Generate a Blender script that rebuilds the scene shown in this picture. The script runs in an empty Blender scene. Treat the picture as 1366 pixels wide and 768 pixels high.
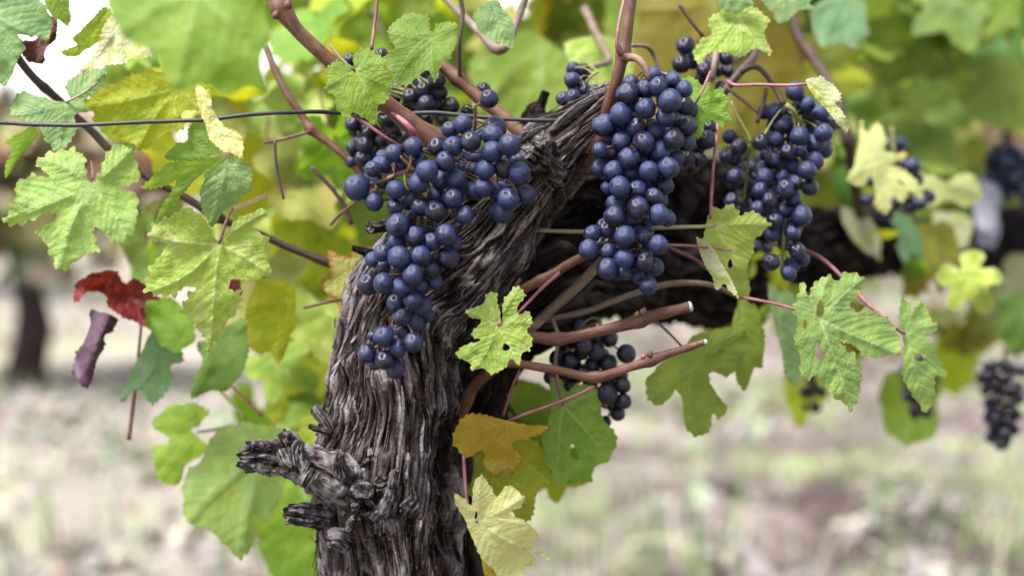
import bpy, math, random
import numpy as np
from mathutils import Vector, Matrix
from mathutils.geometry import delaunay_2d_cdt
R_ = math.radians
SC = bpy.context.scene

# ------------------------------------------------------------------ camera, world, sun, exposure
PITCH = R_(7.5)
CAM_H = 1.02
F = 50.0 / 36.0 * 1366.0
cam = bpy.data.cameras.new('camera')
cam.lens = 50; cam.sensor_width = 36
cam.clip_start = 0.02; cam.clip_end = 3000
cam.dof.use_dof = True
cam.dof.focus_distance = 0.955
cam.dof.aperture_fstop = 2.8
cam_o = bpy.data.objects.new('camera', cam)
SC.collection.objects.link(cam_o)
cam_o.location = (0, 0, CAM_H)
cam_o.rotation_euler = (math.pi / 2 - PITCH, 0, 0)
SC.camera = cam_o

world = bpy.data.worlds.new('World'); SC.world = world
world.use_nodes = True
wn = world.node_tree.nodes; wl = world.node_tree.links
wn.clear()
SUN_EL, SUN_AZ = R_(64), R_(-55)            # azimuth measured from -Y (behind the camera) towards -X
sky = wn.new('ShaderNodeTexSky'); sky.sky_type = 'NISHITA'; sky.sun_disc = False
sun_dir = Vector((-math.sin(-SUN_AZ) * math.cos(SUN_EL), -math.cos(SUN_AZ) * math.cos(SUN_EL), math.sin(SUN_EL)))
sky.sun_elevation = SUN_EL
sky.sun_rotation = math.atan2(sun_dir.x, sun_dir.y)
sky.air_density = 1.0; sky.dust_density = 1.0; sky.ozone_density = 1.0; sky.altitude = 100
hs = wn.new('ShaderNodeHueSaturation'); hs.inputs['Saturation'].default_value = 0.3   # overcast: cloud greys the blue
bg = wn.new('ShaderNodeBackground'); bg.inputs['Strength'].default_value = 0.07
wo = wn.new('ShaderNodeOutputWorld')
wl.new(sky.outputs[0], hs.inputs['Color']); wl.new(hs.outputs[0], bg.inputs['Color']); wl.new(bg.outputs[0], wo.inputs[0])

sun = bpy.data.lights.new('sun', 'SUN'); sun.energy = 2.2; sun.angle = R_(18); sun.color = (1.0, 0.97, 0.92)
sun_o = bpy.data.objects.new('sun', sun); SC.collection.objects.link(sun_o)
sun_o.rotation_euler = (-sun_dir).to_track_quat('-Z', 'Y').to_euler()

SC.view_settings.view_transform = 'Standard'; SC.view_settings.look = 'None'
SC.view_settings.gamma = 1; SC.view_settings.use_curve_mapping = False
SC.view_settings.exposure = 2.85
SC.cycles.use_denoising = True
SC.cycles.max_bounces = 8; SC.cycles.transmission_bounces = 5; SC.cycles.diffuse_bounces = 4; SC.cycles.glossy_bounces = 3
SC.cycles.sample_clamp_indirect = 6
SC.cycles.use_adaptive_sampling = True; SC.cycles.adaptive_threshold = 0.01

random.seed(7); RNG = np.random.default_rng(7)
CM = cam_o.rotation_euler.to_matrix()
CMn = np.array(CM); CL = np.array([0, 0, CAM_H])

def P(px, py, d):
    return Vector((CM @ Vector(((px - 683) / F * d, -(py - 384) / F * d, -d))) + cam_o.location)
def Pn(px, py, d):
    px = np.asarray(px, float); py = np.asarray(py, float); d = np.asarray(d, float) + 0 * px
    c = np.stack([(px - 683) / F * d, -(py - 384) / F * d, -d], -1)
    return c @ CMn.T + CL

# ------------------------------------------------------------------ helpers
def tag(o, label=None, cat=None, group=None, kind=None):
    if label: o['label'] = label
    if cat: o['category'] = cat
    if group: o['group'] = group
    if kind: o['kind'] = kind
    return o
def empty(name, loc, label=None, cat=None, group=None):
    o = bpy.data.objects.new(name, None); SC.collection.objects.link(o)
    o.location = loc; o.empty_display_size = 0.02
    return tag(o, label, cat, group)
def link(name, me, mat=None, parent=None, loc=(0, 0, 0)):
    if mat is not None and not me.materials: me.materials.append(mat)
    o = bpy.data.objects.new(name, me); SC.collection.objects.link(o)
    o.location = loc
    if parent: o.parent = parent
    return o
def mesh_np(name, V, Fc, uv=None, attrs=None, smooth=True, mats=None, mi=None):
    """V (n,3); Fc list of arrays of faces (each (m,k)); uv per vertex"""
    me = bpy.data.meshes.new(name)
    V = np.asarray(V, np.float32)
    if not isinstance(Fc, list): Fc = [Fc]
    Fc = [np.asarray(f, np.int32) for f in Fc if len(f)]
    nl = sum(f.size for f in Fc); nf = sum(len(f) for f in Fc)
    me.vertices.add(len(V)); me.loops.add(nl); me.polygons.add(nf)
    me.vertices.foreach_set('co', V.ravel())
    li = np.concatenate([f.ravel() for f in Fc])
    tot = np.concatenate([np.full(len(f), f.shape[1]) for f in Fc]).astype(np.int32)
    st = np.concatenate([[0], np.cumsum(tot)[:-1]]).astype(np.int32)
    me.loops.foreach_set('vertex_index', li.astype(np.int32))
    me.polygons.foreach_set('loop_start', st)
    me.polygons.foreach_set('loop_total', tot)
    if uv is not None:
        l = me.uv_layers.new(name='UVMap')
        l.data.foreach_set('uv', np.asarray(uv, np.float32)[li].ravel())
    for k, a in (attrs or {}).items():
        at = me.attributes.new(k, 'FLOAT', 'POINT'); at.data.foreach_set('value', np.asarray(a, np.float32))
    for m in (mats or []): me.materials.append(m)
    if mi is not None: me.polygons.foreach_set('material_index', np.asarray(mi, np.int32))
    me.polygons.foreach_set('use_smooth', np.full(nf, bool(smooth)))
    me.update(calc_edges=True)
    return me

def _h(ix, iy, seed):
    n = (ix.astype(np.int64) * 374761393 + iy.astype(np.int64) * 668265263 + seed * 1274126177) & 0xFFFFFFFF
    n = ((n ^ (n >> 13)) * 1274126177) & 0xFFFFFFFF
    n = n ^ (n >> 16)
    return (n & 0xFFFFFF) / float(0xFFFFFF)
def noise2(x, y, seed=0, per=None):
    """value noise in -1..1, optionally periodic in x"""
    x = np.asarray(x, float); y = np.asarray(y, float) + 0 * x; x = x + 0 * y
    x0 = np.floor(x); y0 = np.floor(y); fx = x - x0; fy = y - y0
    fx = fx * fx * (3 - 2 * fx); fy = fy * fy * (3 - 2 * fy)
    x1 = x0 + 1
    if per: x0 = x0 % per; x1 = x1 % per
    a = _h(x0, y0, seed); b = _h(x1, y0, seed); c = _h(x0, y0 + 1, seed); d = _h(x1, y0 + 1, seed)
    return 2 * ((a * (1 - fx) + b * fx) * (1 - fy) + (c * (1 - fx) + d * fx) * fy) - 1

def catmull(P_, n):
    """smooth resample of rows (k,m) to n rows, uniform in chord length of first 3 columns"""
    P_ = np.asarray(P_, float)
    if len(P_) == 2: 
        t = np.linspace(0, 1, n)[:, None]; return P_[0] * (1 - t) + P_[1] * t
    Q = np.vstack([2 * P_[0] - P_[1], P_, 2 * P_[-1] - P_[-2]])
    out = []
    for i in range(1, len(Q) - 2):
        t = np.linspace(0, 1, 24, endpoint=False)[:, None]
        p0, p1, p2, p3 = Q[i - 1], Q[i], Q[i + 1], Q[i + 2]
        out.append(0.5 * ((2 * p1) + (-p0 + p2) * t + (2 * p0 - 5 * p1 + 4 * p2 - p3) * t ** 2 + (-p0 + 3 * p1 - 3 * p2 + p3) * t ** 3))
    out = np.vstack(out + [P_[-1:]])
    s = np.concatenate([[0], np.cumsum(np.linalg.norm(np.diff(out[:, :3], axis=0), axis=1))])
    u = np.linspace(0, s[-1], n)
    return np.stack([np.interp(u, s, out[:, k]) for k in range(out.shape[1])], 1)

def frames(C):
    """N towards the camera, B = right-hand side of the path as seen from the camera"""
    T = np.gradient(C, axis=0); T /= np.linalg.norm(T, axis=1)[:, None] + 1e-12
    V = CL - C; V /= np.linalg.norm(V, axis=1)[:, None]
    N = V - (V * T).sum(1)[:, None] * T; N /= np.linalg.norm(N, axis=1)[:, None] + 1e-9
    B = np.cross(T, N)
    return T, N, B

def tube_data(path, sides=12, seg=None, bumps=(), wob=0.0, cap=True, seed=0):
    """path rows (px,py,d,rpx); bumps: (px,py,extra factor,width px)"""
    path = np.asarray(path, float)
    W = Pn(path[:, 0], path[:, 1], path[:, 2])
    rows = np.column_stack([W, path[:, 3] * path[:, 2] / F, path[:, 0], path[:, 1]])
    L = np.linalg.norm(np.diff(W, axis=0), axis=1).sum()
    n = seg or max(6, int(L / 0.003))
    Q = catmull(rows, n)
    C = Q[:, :3].copy(); r = np.maximum(Q[:, 3].copy(), 1e-5)
    for bx, by, f, w in bumps:
        dd = np.hypot(Q[:, 4] - bx, Q[:, 5] - by)
        r *= 1 + f * np.exp(-(dd / w) ** 2)
    s = np.linspace(0, L, n)
    if wob:
        C[:, 0] += wob * noise2(s / 0.02, 3.1 + seed, seed); C[:, 2] += wob * noise2(s / 0.02, 7.7 + seed, seed + 1)
        r *= 1 + 0.10 * noise2(s / 0.008, 1.3, seed + 2)
    T, N, B = frames(C)
    th = np.linspace(0, 2 * np.pi, sides, endpoint=False)
    V = C[:, None] + r[:, None, None] * (np.cos(th)[None, :, None] * N[:, None] + np.sin(th)[None, :, None] * B[:, None])
    V = V.reshape(-1, 3)
    i = np.arange(n - 1)[:, None] * sides; j = np.arange(sides)[None]; j2 = (j + 1) % sides
    Fq = np.stack([i + j, i + j2, i + sides + j2, i + sides + j], -1).reshape(-1, 4)
    uv = np.stack([np.tile(th / (2 * np.pi), n), np.repeat(s, sides)], 1)
    tris = []
    if cap:
        V = np.vstack([V, C[:1], C[-1:]]); a = n * sides
        uv = np.vstack([uv, [[0.5, 0], [0.5, L]]])
        tris = [(a, (k + 1) % sides, k) for k in range(sides)] + [(a + 1, (n - 1) * sides + k, (n - 1) * sides + (k + 1) % sides) for k in range(sides)]
    return V, Fq, np.array(tris, int).reshape(-1, 3), uv, (C, r, T)
def join_tubes(lst):
    V = []; Q = []; T = []; U = []; o = 0
    for v, q, t, u, _ in lst:
        V.append(v); Q.append(q + o); U.append(u)
        if len(t): T.append(t + o)
        o += len(v)
    return np.vstack(V), [np.vstack(Q)] + ([np.vstack(T)] if T else []), np.vstack(U)
def tube(name, path, mat, parent=None, origin=None, **k):
    d = tube_data(path, **k)
    V, Fc, U = join_tubes([d])
    o0 = np.zeros(3) if origin is None else np.array(origin)
    me = mesh_np(name, V - o0, Fc, U)
    o = link(name, me, mat, parent)
    return o, d[4]

# ------------------------------------------------------------------ materials
class NT:
    def __init__(s, name):
        s.m = bpy.data.materials.new(name); s.m.use_nodes = True
        s.t = s.m.node_tree; s.n = s.t.nodes; s.l = s.t.links
        s.n.clear(); s.out = s.n.new('ShaderNodeOutputMaterial')
    def add(s, typ, props=None, **inp):
        nd = s.n.new('ShaderNode' + typ)
        for k, v in (props or {}).items(): setattr(nd, k, v)
        for k, v in inp.items():
            key = k.replace('_', ' ')
            sock = nd.inputs[int(k[1:])] if k[0] == 'i' and k[1:].isdigit() else nd.inputs[key]
            s.set(sock, v)
        return nd
    def set(s, sock, v):
        if isinstance(v, bpy.types.NodeSocket): s.l.new(v, sock)
        else:
            if isinstance(v, tuple) and len(v) == 3 and sock.type == 'RGBA': v = (*v, 1)
            sock.default_value = v
    def mix(s, f, a, b, mode='MIX'):
        nd = s.n.new('ShaderNodeMix'); nd.data_type = 'RGBA'; nd.blend_type = mode
        s.set(nd.inputs[0], f); s.set(nd.inputs[6], a); s.set(nd.inputs[7], b); return nd.outputs[2]
    def math(s, op, a, b=0.0, c=None, clamp=False):
        nd = s.n.new('ShaderNodeMath'); nd.operation = op; nd.use_clamp = clamp
        s.set(nd.inputs[0], a); s.set(nd.inputs[1], b)
        if c is not None: s.set(nd.inputs[2], c)
        return nd.outputs[0]
    def ss(s, x, lo, hi, a=0.0, b=1.0):
        nd = s.n.new('ShaderNodeMapRange'); nd.interpolation_type = 'SMOOTHSTEP'
        s.set(nd.inputs['Value'], x); s.set(nd.inputs['From Min'], lo); s.set(nd.inputs['From Max'], hi)
        s.set(nd.inputs['To Min'], a); s.set(nd.inputs['To Max'], b); return nd.outputs['Result']
    def noise(s, vec, scale, detail=3, rough=0.5, out=0, dist=0.0):
        nd = s.add('TexNoise', None, Vector=vec, Scale=scale, Detail=detail, Roughness=rough, Distortion=dist); return nd.outputs[out]
    def attr(s, name): return s.add('Attribute', {'attribute_name': name}).outputs['Fac']
    def mapping(s, vec, scale=(1, 1, 1), loc=None):
        nd = s.add('Mapping', None, Vector=vec); nd.inputs['Scale'].default_value = scale
        if loc is not None: s.set(nd.inputs['Location'], loc)
        return nd.outputs[0]
    def bump(s, h, strength, dist, normal=None):
        nd = s.add('Bump', None, Height=h, Strength=strength, Distance=dist)
        if normal is not None: s.l.new(normal, nd.inputs['Normal'])
        return nd.outputs[0]
    def finish(s, shader): s.l.new(shader, s.out.inputs['Surface']); return s.m

def leafmat(name, base, alt, vein, spot=(0.12, 0.07, 0.02), spots=0.2, edge=(0.35, 0.22, 0.05), edgew=3.0, edgeamt=0.6,
            back=None, trans=0.5, rough=0.5, patch=None, patchamt=0.0):
    K = 0.60
    base, alt, vein, spot, edge, back, patch = [None if c is None else tuple(v * K for v in c) for c in (base, alt, vein, spot, edge, back or (0.30, 0.36, 0.24), patch)]
    t = NT(name)
    tc = t.add('TexCoord'); uv = tc.outputs['UV']
    rnd = t.add('ObjectInfo').outputs['Random']
    off = t.math('MULTIPLY', rnd, 37.0)
    cmb = t.add('CombineXYZ', None, X=off, Y=off, Z=off).outputs[0]
    co = t.mapping(uv, (1, 1, 1), cmb)
    n1 = t.noise(co, 3.2, 3, 0.55)
    col = t.mix(t.ss(n1, 0.38, 0.66), base, alt)
    hv = t.add('HueSaturation', None, Color=col)
    t.set(hv.inputs['Hue'], t.math('MULTIPLY_ADD', rnd, 0.04, 0.48)); t.set(hv.inputs['Value'], t.math('MULTIPLY_ADD', t.math('FRACT', t.math('MULTIPLY', rnd, 7.3)), 0.35, 0.82))
    col = hv.outputs[0]
    # fine mottling
    n2 = t.noise(co, 45, 3, 0.7)
    col = t.mix(t.ss(n2, 0.35, 0.75, 0, 0.45), col, t.mix(0.6, col, vein))
    if patch is not None:
        n4 = t.noise(co, 2.3, 4, 0.6, dist=0.6)
        col = t.mix(t.ss(n4, 0.56 - 0.14 * patchamt, 0.66 - 0.08 * patchamt), col, patch)
    # speckles
    n3 = t.noise(co, 60, 2, 0.6); n5 = t.noise(co, 4.5, 2, 0.5)
    sp = t.math('MULTIPLY', t.ss(n3, 0.60, 0.70), t.ss(n5, 0.45, 0.62))
    col = t.mix(t.math('MULTIPLY', sp, spots), col, spot)
    n6 = t.noise(co, 11, 3, 0.7)
    col = t.mix(t.math('MULTIPLY', t.ss(n6, 0.68, 0.74), min(1.0, spots * 1.6)), col, spot)
    # veins
    v1 = t.ss(t.attr('v1'), 0.6, 1.5, 1, 0); v2 = t.ss(t.attr('v2'), 0.5, 1.5, 0.42, 0)
    vor = t.add('TexVoronoi', {'feature': 'DISTANCE_TO_EDGE'}, Vector=t.mapping(co, (16, 16, 16)), Scale=1.0).outputs['Distance']
    v3 = t.ss(vor, 0.0, 0.10, 0.16, 0)
    vm = t.math('MAXIMUM', v1, t.math('MAXIMUM', v2, v3))
    col = t.mix(t.math('MULTIPLY', vm, 0.62), col, vein)
    # edge
    ne = t.noise(co, 9, 3, 0.7)
    e = t.ss(t.math('SUBTRACT', t.attr('edge'), t.math('MULTIPLY', t.math('SUBTRACT', ne, 0.5), 2.6 * edgew)), 0.0, edgew, 1, 0)
    col = t.mix(t.math('MULTIPLY', e, edgeamt), col, edge)
    h = t.math('ADD', t.math('MULTIPLY', t.ss(t.attr('v2'), 0, 5), 0.5), t.math('MULTIPLY', t.ss(vor, 0, 0.5), 0.35))
    h = t.math('ADD', h, t.math('MULTIPLY', n2, 0.5)); h = t.math('ADD', h, t.math('MULTIPLY', t.ss(t.attr('v1'), 0, 4), 0.8))
    nrm = t.bump(h, 0.55, 0.0012)
    geo = t.add('NewGeometry').outputs['Backfacing']
    colb = t.mix(geo, col, t.mix(0.35, col, back))
    p = t.add('BsdfPrincipled', None, Base_Color=colb, Roughness=t.math('MULTIPLY_ADD', n2, 0.3, rough - 0.12), Normal=nrm)
    p.inputs['Specular IOR Level'].default_value = 0.2
    tcol = t.mix(1.0, col, (1.5, 1.45, 0.5), 'MULTIPLY')
    tr = t.add('BsdfTranslucent', None, Color=tcol, Normal=nrm)
    ms = t.add('MixShader', None, Fac=trans); t.l.new(p.outputs[0], ms.inputs[1]); t.l.new(tr.outputs[0], ms.inputs[2])
    return t.finish(ms.outputs[0])

LM = {
 'green':   leafmat('leaf_green', (0.17, 0.27, 0.032), (0.23, 0.32, 0.04), (0.30, 0.40, 0.16), spots=0.25, edgeamt=0.25, edgew=2),
 'bright':  leafmat('leaf_bright_green', (0.17, 0.32, 0.02), (0.24, 0.38, 0.03), (0.34, 0.48, 0.18), spots=0.12, edgeamt=0.2, edgew=1.5),
 'blue':    leafmat('leaf_bluish_green', (0.16, 0.28, 0.11), (0.22, 0.35, 0.11), (0.32, 0.42, 0.24), spots=0.3, edgeamt=0.35, edgew=2.2, trans=0.3),
 'sage':    leafmat('leaf_sage_green', (0.22, 0.34, 0.085), (0.30, 0.42, 0.085), (0.36, 0.45, 0.2), spots=0.55, spot=(0.13, 0.12, 0.04), edgeamt=0.5, edgew=2.5, trans=0.3),
 'lime':    leafmat('leaf_speckled_lime', (0.26, 0.37, 0.04), (0.34, 0.43, 0.065), (0.5, 0.55, 0.22), spots=0.6, spot=(0.16, 0.15, 0.04), edge=(0.45, 0.38, 0.2), edgeamt=0.6, edgew=2.6, trans=0.3, patch=(0.42, 0.47, 0.16), patchamt=0.15),
 'yelgrn':  leafmat('leaf_yellow_green', (0.31, 0.41, 0.02), (0.44, 0.46, 0.025), (0.45, 0.5, 0.1), spots=0.5, edge=(0.42, 0.3, 0.05), edgeamt=0.6),
 'pale':    leafmat('leaf_pale_yellow', (0.58, 0.57, 0.20), (0.52, 0.55, 0.22), (0.6, 0.6, 0.3), spots=0.7, spot=(0.2, 0.22, 0.05), edge=(0.55, 0.4, 0.12), edgeamt=0.5, trans=0.25),
 'cream':   leafmat('leaf_pale_cream', (0.46, 0.48, 0.24), (0.52, 0.50, 0.30), (0.58, 0.58, 0.4), spots=0.4, spot=(0.22, 0.2, 0.08), edge=(0.5, 0.4, 0.25), edgeamt=0.5, trans=0.25, patch=(0.36, 0.40, 0.09), patchamt=0.5),
 'ochre':   leafmat('leaf_ochre', (0.42, 0.30, 0.025), (0.48, 0.36, 0.03), (0.45, 0.38, 0.08), spots=0.8, spot=(0.14, 0.09, 0.02), edge=(0.16, 0.06, 0.02), edgeamt=0.9, edgew=2.2, trans=0.3),
 'yelbrown':leafmat('leaf_yellow_brown', (0.42, 0.40, 0.10), (0.38, 0.38, 0.10), (0.45, 0.42, 0.15), spots=0.6, spot=(0.2, 0.08, 0.02), edge=(0.30, 0.12, 0.03), edgeamt=0.95, edgew=12, trans=0.3, patch=(0.3, 0.14, 0.04), patchamt=0.3),
 'olive':   leafmat('leaf_olive', (0.24, 0.22, 0.02), (0.30, 0.26, 0.025), (0.33, 0.34, 0.1), spots=0.3, edgeamt=0.3, trans=0.5),
 'deep':    leafmat('leaf_deep_green', (0.08, 0.18, 0.03), (0.11, 0.22, 0.03), (0.2, 0.3, 0.1), spots=0.2, edgeamt=0.2, trans=0.35),
 'teal':    leafmat('leaf_teal', (0.15, 0.28, 0.13), (0.14, 0.27, 0.10), (0.28, 0.4, 0.26), spots=0.2, edgeamt=0.2, trans=0.25),
 'far':     leafmat('leaf_far_green', (0.14, 0.24, 0.035), (0.22, 0.31, 0.045), (0.30, 0.38, 0.14), spots=0.2, edgeamt=0.3, trans=0.5),
 'farpale': leafmat('leaf_far_pale', (0.28, 0.36, 0.07), (0.36, 0.40, 0.10), (0.42, 0.46, 0.2), spots=0.4, edgeamt=0.4, trans=0.4, patch=(0.34, 0.30, 0.07), patchamt=0.4),
 'red':     leafmat('leaf_red', (0.20, 0.010, 0.014), (0.07, 0.006, 0.009), (0.4, 0.10, 0.12), spots=0.3, spot=(0.05, 0.01, 0.01), edge=(0.4, 0.03, 0.02), edgeamt=0.4, back=(0.45, 0.30, 0.32), trans=0.35),
 'purple':  leafmat('leaf_purple', (0.085, 0.04, 0.075), (0.05, 0.015, 0.025), (0.2, 0.13, 0.2), spots=0.3, spot=(0.03, 0.01, 0.01), edge=(0.06, 0.01, 0.01), edgeamt=0.5, back=(0.2, 0.14, 0.2), trans=0.12),
 'darkred': leafmat('leaf_dark_red', (0.09, 0.012, 0.012), (0.05, 0.01, 0.01), (0.16, 0.04, 0.03), spots=0.3, edgeamt=0.2, trans=0.2),
}

def barkmat(name, lo, mid, hi, tint=1.0):
    t = NT(name); tc = t.add('TexCoord'); uv = tc.outputs['UV']
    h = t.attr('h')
    co = t.mapping(uv, (420, 30, 1)); n = t.noise(co, 1.0, 4, 0.65, dist=0.4)
    n2 = t.noise(tc.outputs['Object'], 38, 4, 0.6)
    n3 = t.noise(tc.outputs['Object'], 420, 3, 0.6)
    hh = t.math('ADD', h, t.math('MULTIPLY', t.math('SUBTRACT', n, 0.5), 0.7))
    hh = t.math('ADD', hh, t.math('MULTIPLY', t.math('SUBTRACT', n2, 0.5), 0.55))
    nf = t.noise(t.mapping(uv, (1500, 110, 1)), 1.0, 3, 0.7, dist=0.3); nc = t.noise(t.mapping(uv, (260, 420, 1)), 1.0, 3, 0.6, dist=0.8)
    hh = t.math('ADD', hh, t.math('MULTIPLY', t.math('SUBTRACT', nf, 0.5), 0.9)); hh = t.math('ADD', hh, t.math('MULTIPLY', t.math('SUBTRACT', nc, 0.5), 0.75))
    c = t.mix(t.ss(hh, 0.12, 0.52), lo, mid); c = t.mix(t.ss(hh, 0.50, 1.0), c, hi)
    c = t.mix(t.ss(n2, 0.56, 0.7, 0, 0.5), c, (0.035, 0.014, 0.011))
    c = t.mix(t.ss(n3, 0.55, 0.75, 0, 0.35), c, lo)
    nrm = t.bump(t.math('ADD', t.math('ADD', n, t.math('MULTIPLY', nf, 0.8)), t.math('ADD', t.math('MULTIPLY', n3, 0.5), t.math('MULTIPLY', nc, 0.7))), 1.0, 0.0016)
    p = t.add('BsdfPrincipled', None, Base_Color=c, Roughness=0.95, Normal=nrm)
    p.inputs['Specular IOR Level'].default_value = 0.05
    return t.finish(p.outputs[0])
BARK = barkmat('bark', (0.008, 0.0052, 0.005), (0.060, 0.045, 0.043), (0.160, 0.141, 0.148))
BARK_SHADE = barkmat('bark_painted_shade', (0.0025, 0.002, 0.002), (0.009, 0.006, 0.006), (0.03, 0.024, 0.025))  # darkened bark copy: shade of the canopy put into the colour
BARK_W = barkmat('bark_weathered_wood', (0.005, 0.0038, 0.0038), (0.034, 0.027, 0.027), (0.135, 0.120, 0.125))

def canemat(name, a, b, c, rough=0.5):
    t = NT(name); tc = t.add('TexCoord'); uv = tc.outputs['UV']
    n = t.noise(t.mapping(uv, (26, 70, 1)), 1.0, 4, 0.7)
    n2 = t.noise(tc.outputs['Object'], 70, 3, 0.6); n3 = t.noise(t.mapping(uv, (60, 300, 1)), 1.0, 2, 0.6)
    a, b, c = [tuple(v * (0.42 if 'cane' in name else 0.55) for v in q) for q in (a, b, c)]
    nl = t.noise(t.mapping(uv, (3, 55, 1)), 1.0, 2, 0.6); col = t.mix(t.ss(n, 0.40, 0.58), tuple(v * .62 for v in a), b); col = t.mix(t.ss(nl, .45, .65, 0, .6), col, a); col = t.mix(t.ss(n2, 0.5, 0.68, 0, 0.7), col, c)
    n4 = t.noise(tc.outputs['Object'], 240, 3, 0.7)
    col = t.mix(t.ss(n3, 0.60, 0.70, 0, 0.8), col, (0.012, 0.007, 0.006)); col = t.mix(t.ss(n4, 0.58, 0.72, 0, 0.35), col, tuple(min(1, v * 1.3) for v in c))
    nrm = t.bump(n, 0.5, 0.0008)
    p = t.add('BsdfPrincipled', None, Base_Color=col, Roughness=rough, Normal=nrm); p.inputs['Specular IOR Level'].default_value = 0.35
    return t.finish(p.outputs[0])
CANE = canemat('cane_bark', (0.13, 0.042, 0.020), (0.21, 0.078, 0.040), (0.27, 0.125, 0.075))
CANE_D = canemat('cane_dark', (0.055, 0.022, 0.015), (0.09, 0.04, 0.028), (0.13, 0.065, 0.045))
CANE_G = canemat('cane_greyish', (0.20, 0.12, 0.085), (0.30, 0.20, 0.14), (0.40, 0.29, 0.22))
PINK = canemat('petiole_pink', (0.40, 0.12, 0.17), (0.30, 0.08, 0.12), (0.42, 0.22, 0.22), 0.42)
REDP = canemat('petiole_red', (0.20, 0.04, 0.055), (0.15, 0.035, 0.035), (0.26, 0.1, 0.08), 0.42)
PGREEN = canemat('petiole_green', (0.38, 0.36, 0.13), (0.45, 0.36, 0.2), (0.45, 0.2, 0.16), 0.45)
STALK = canemat('stalk_green', (0.22, 0.26, 0.06), (0.30, 0.32, 0.08), (0.28, 0.13, 0.07), 0.5)
STALK_R = canemat('stalk_reddish', (0.20, 0.10, 0.075), (0.24, 0.17, 0.08), (0.22, 0.08, 0.09), 0.5)
def simple(name, col, rough=0.6, n=0.15, sc=200, metal=0.0):
    t = NT(name); tc = t.add('TexCoord'); x = t.noise(tc.outputs['Object'], sc, 3, 0.6)
    c = t.mix(t.ss(x, 0.35, 0.7), tuple(v * (1 - n) for v in col), tuple(min(1, v * (1 + n)) for v in col))
    p = t.add('BsdfPrincipled', None, Base_Color=c, Roughness=rough, Metallic=metal, Normal=t.bump(x, 0.4, 0.0005))
    return t.finish(p.outputs[0])
CUT = simple('cut_wood', (0.27, 0.245, 0.22), 0.9, 0.6, 500)
WIRE = simple('wire_black', (0.005, 0.0045, 0.006), 0.6, 0.4, 300)

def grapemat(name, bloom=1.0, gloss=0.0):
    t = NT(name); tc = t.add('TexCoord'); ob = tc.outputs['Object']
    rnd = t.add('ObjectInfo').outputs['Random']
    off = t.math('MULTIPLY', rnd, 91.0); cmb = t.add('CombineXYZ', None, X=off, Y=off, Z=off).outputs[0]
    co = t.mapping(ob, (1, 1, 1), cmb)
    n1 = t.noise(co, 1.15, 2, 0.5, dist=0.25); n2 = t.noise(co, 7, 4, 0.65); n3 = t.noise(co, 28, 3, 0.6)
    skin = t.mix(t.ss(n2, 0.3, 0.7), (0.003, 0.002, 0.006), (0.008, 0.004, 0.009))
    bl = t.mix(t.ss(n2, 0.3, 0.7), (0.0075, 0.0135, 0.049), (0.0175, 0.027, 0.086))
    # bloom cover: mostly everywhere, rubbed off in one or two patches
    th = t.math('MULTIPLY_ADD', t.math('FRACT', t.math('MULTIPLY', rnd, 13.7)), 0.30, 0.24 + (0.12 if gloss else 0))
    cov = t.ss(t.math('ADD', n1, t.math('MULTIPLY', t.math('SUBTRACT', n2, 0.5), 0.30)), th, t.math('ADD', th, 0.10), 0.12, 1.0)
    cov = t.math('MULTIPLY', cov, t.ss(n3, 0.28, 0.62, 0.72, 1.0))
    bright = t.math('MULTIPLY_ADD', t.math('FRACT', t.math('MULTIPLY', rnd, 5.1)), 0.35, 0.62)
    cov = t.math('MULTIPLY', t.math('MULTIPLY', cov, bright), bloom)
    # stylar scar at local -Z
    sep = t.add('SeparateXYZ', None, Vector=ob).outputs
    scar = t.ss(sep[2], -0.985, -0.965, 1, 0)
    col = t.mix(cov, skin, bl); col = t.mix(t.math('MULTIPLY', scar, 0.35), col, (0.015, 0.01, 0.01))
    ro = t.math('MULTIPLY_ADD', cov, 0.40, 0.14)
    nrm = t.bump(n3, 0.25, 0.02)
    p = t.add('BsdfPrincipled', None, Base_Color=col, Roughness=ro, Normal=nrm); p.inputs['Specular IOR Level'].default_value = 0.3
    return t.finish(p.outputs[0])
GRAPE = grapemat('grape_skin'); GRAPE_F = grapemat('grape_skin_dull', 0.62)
GRAPE_D = grapemat('grape_skin_dark', 0.36, 0.1); GRAPE_B = grapemat('grape_skin_black', 0.10, 0.1)
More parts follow.
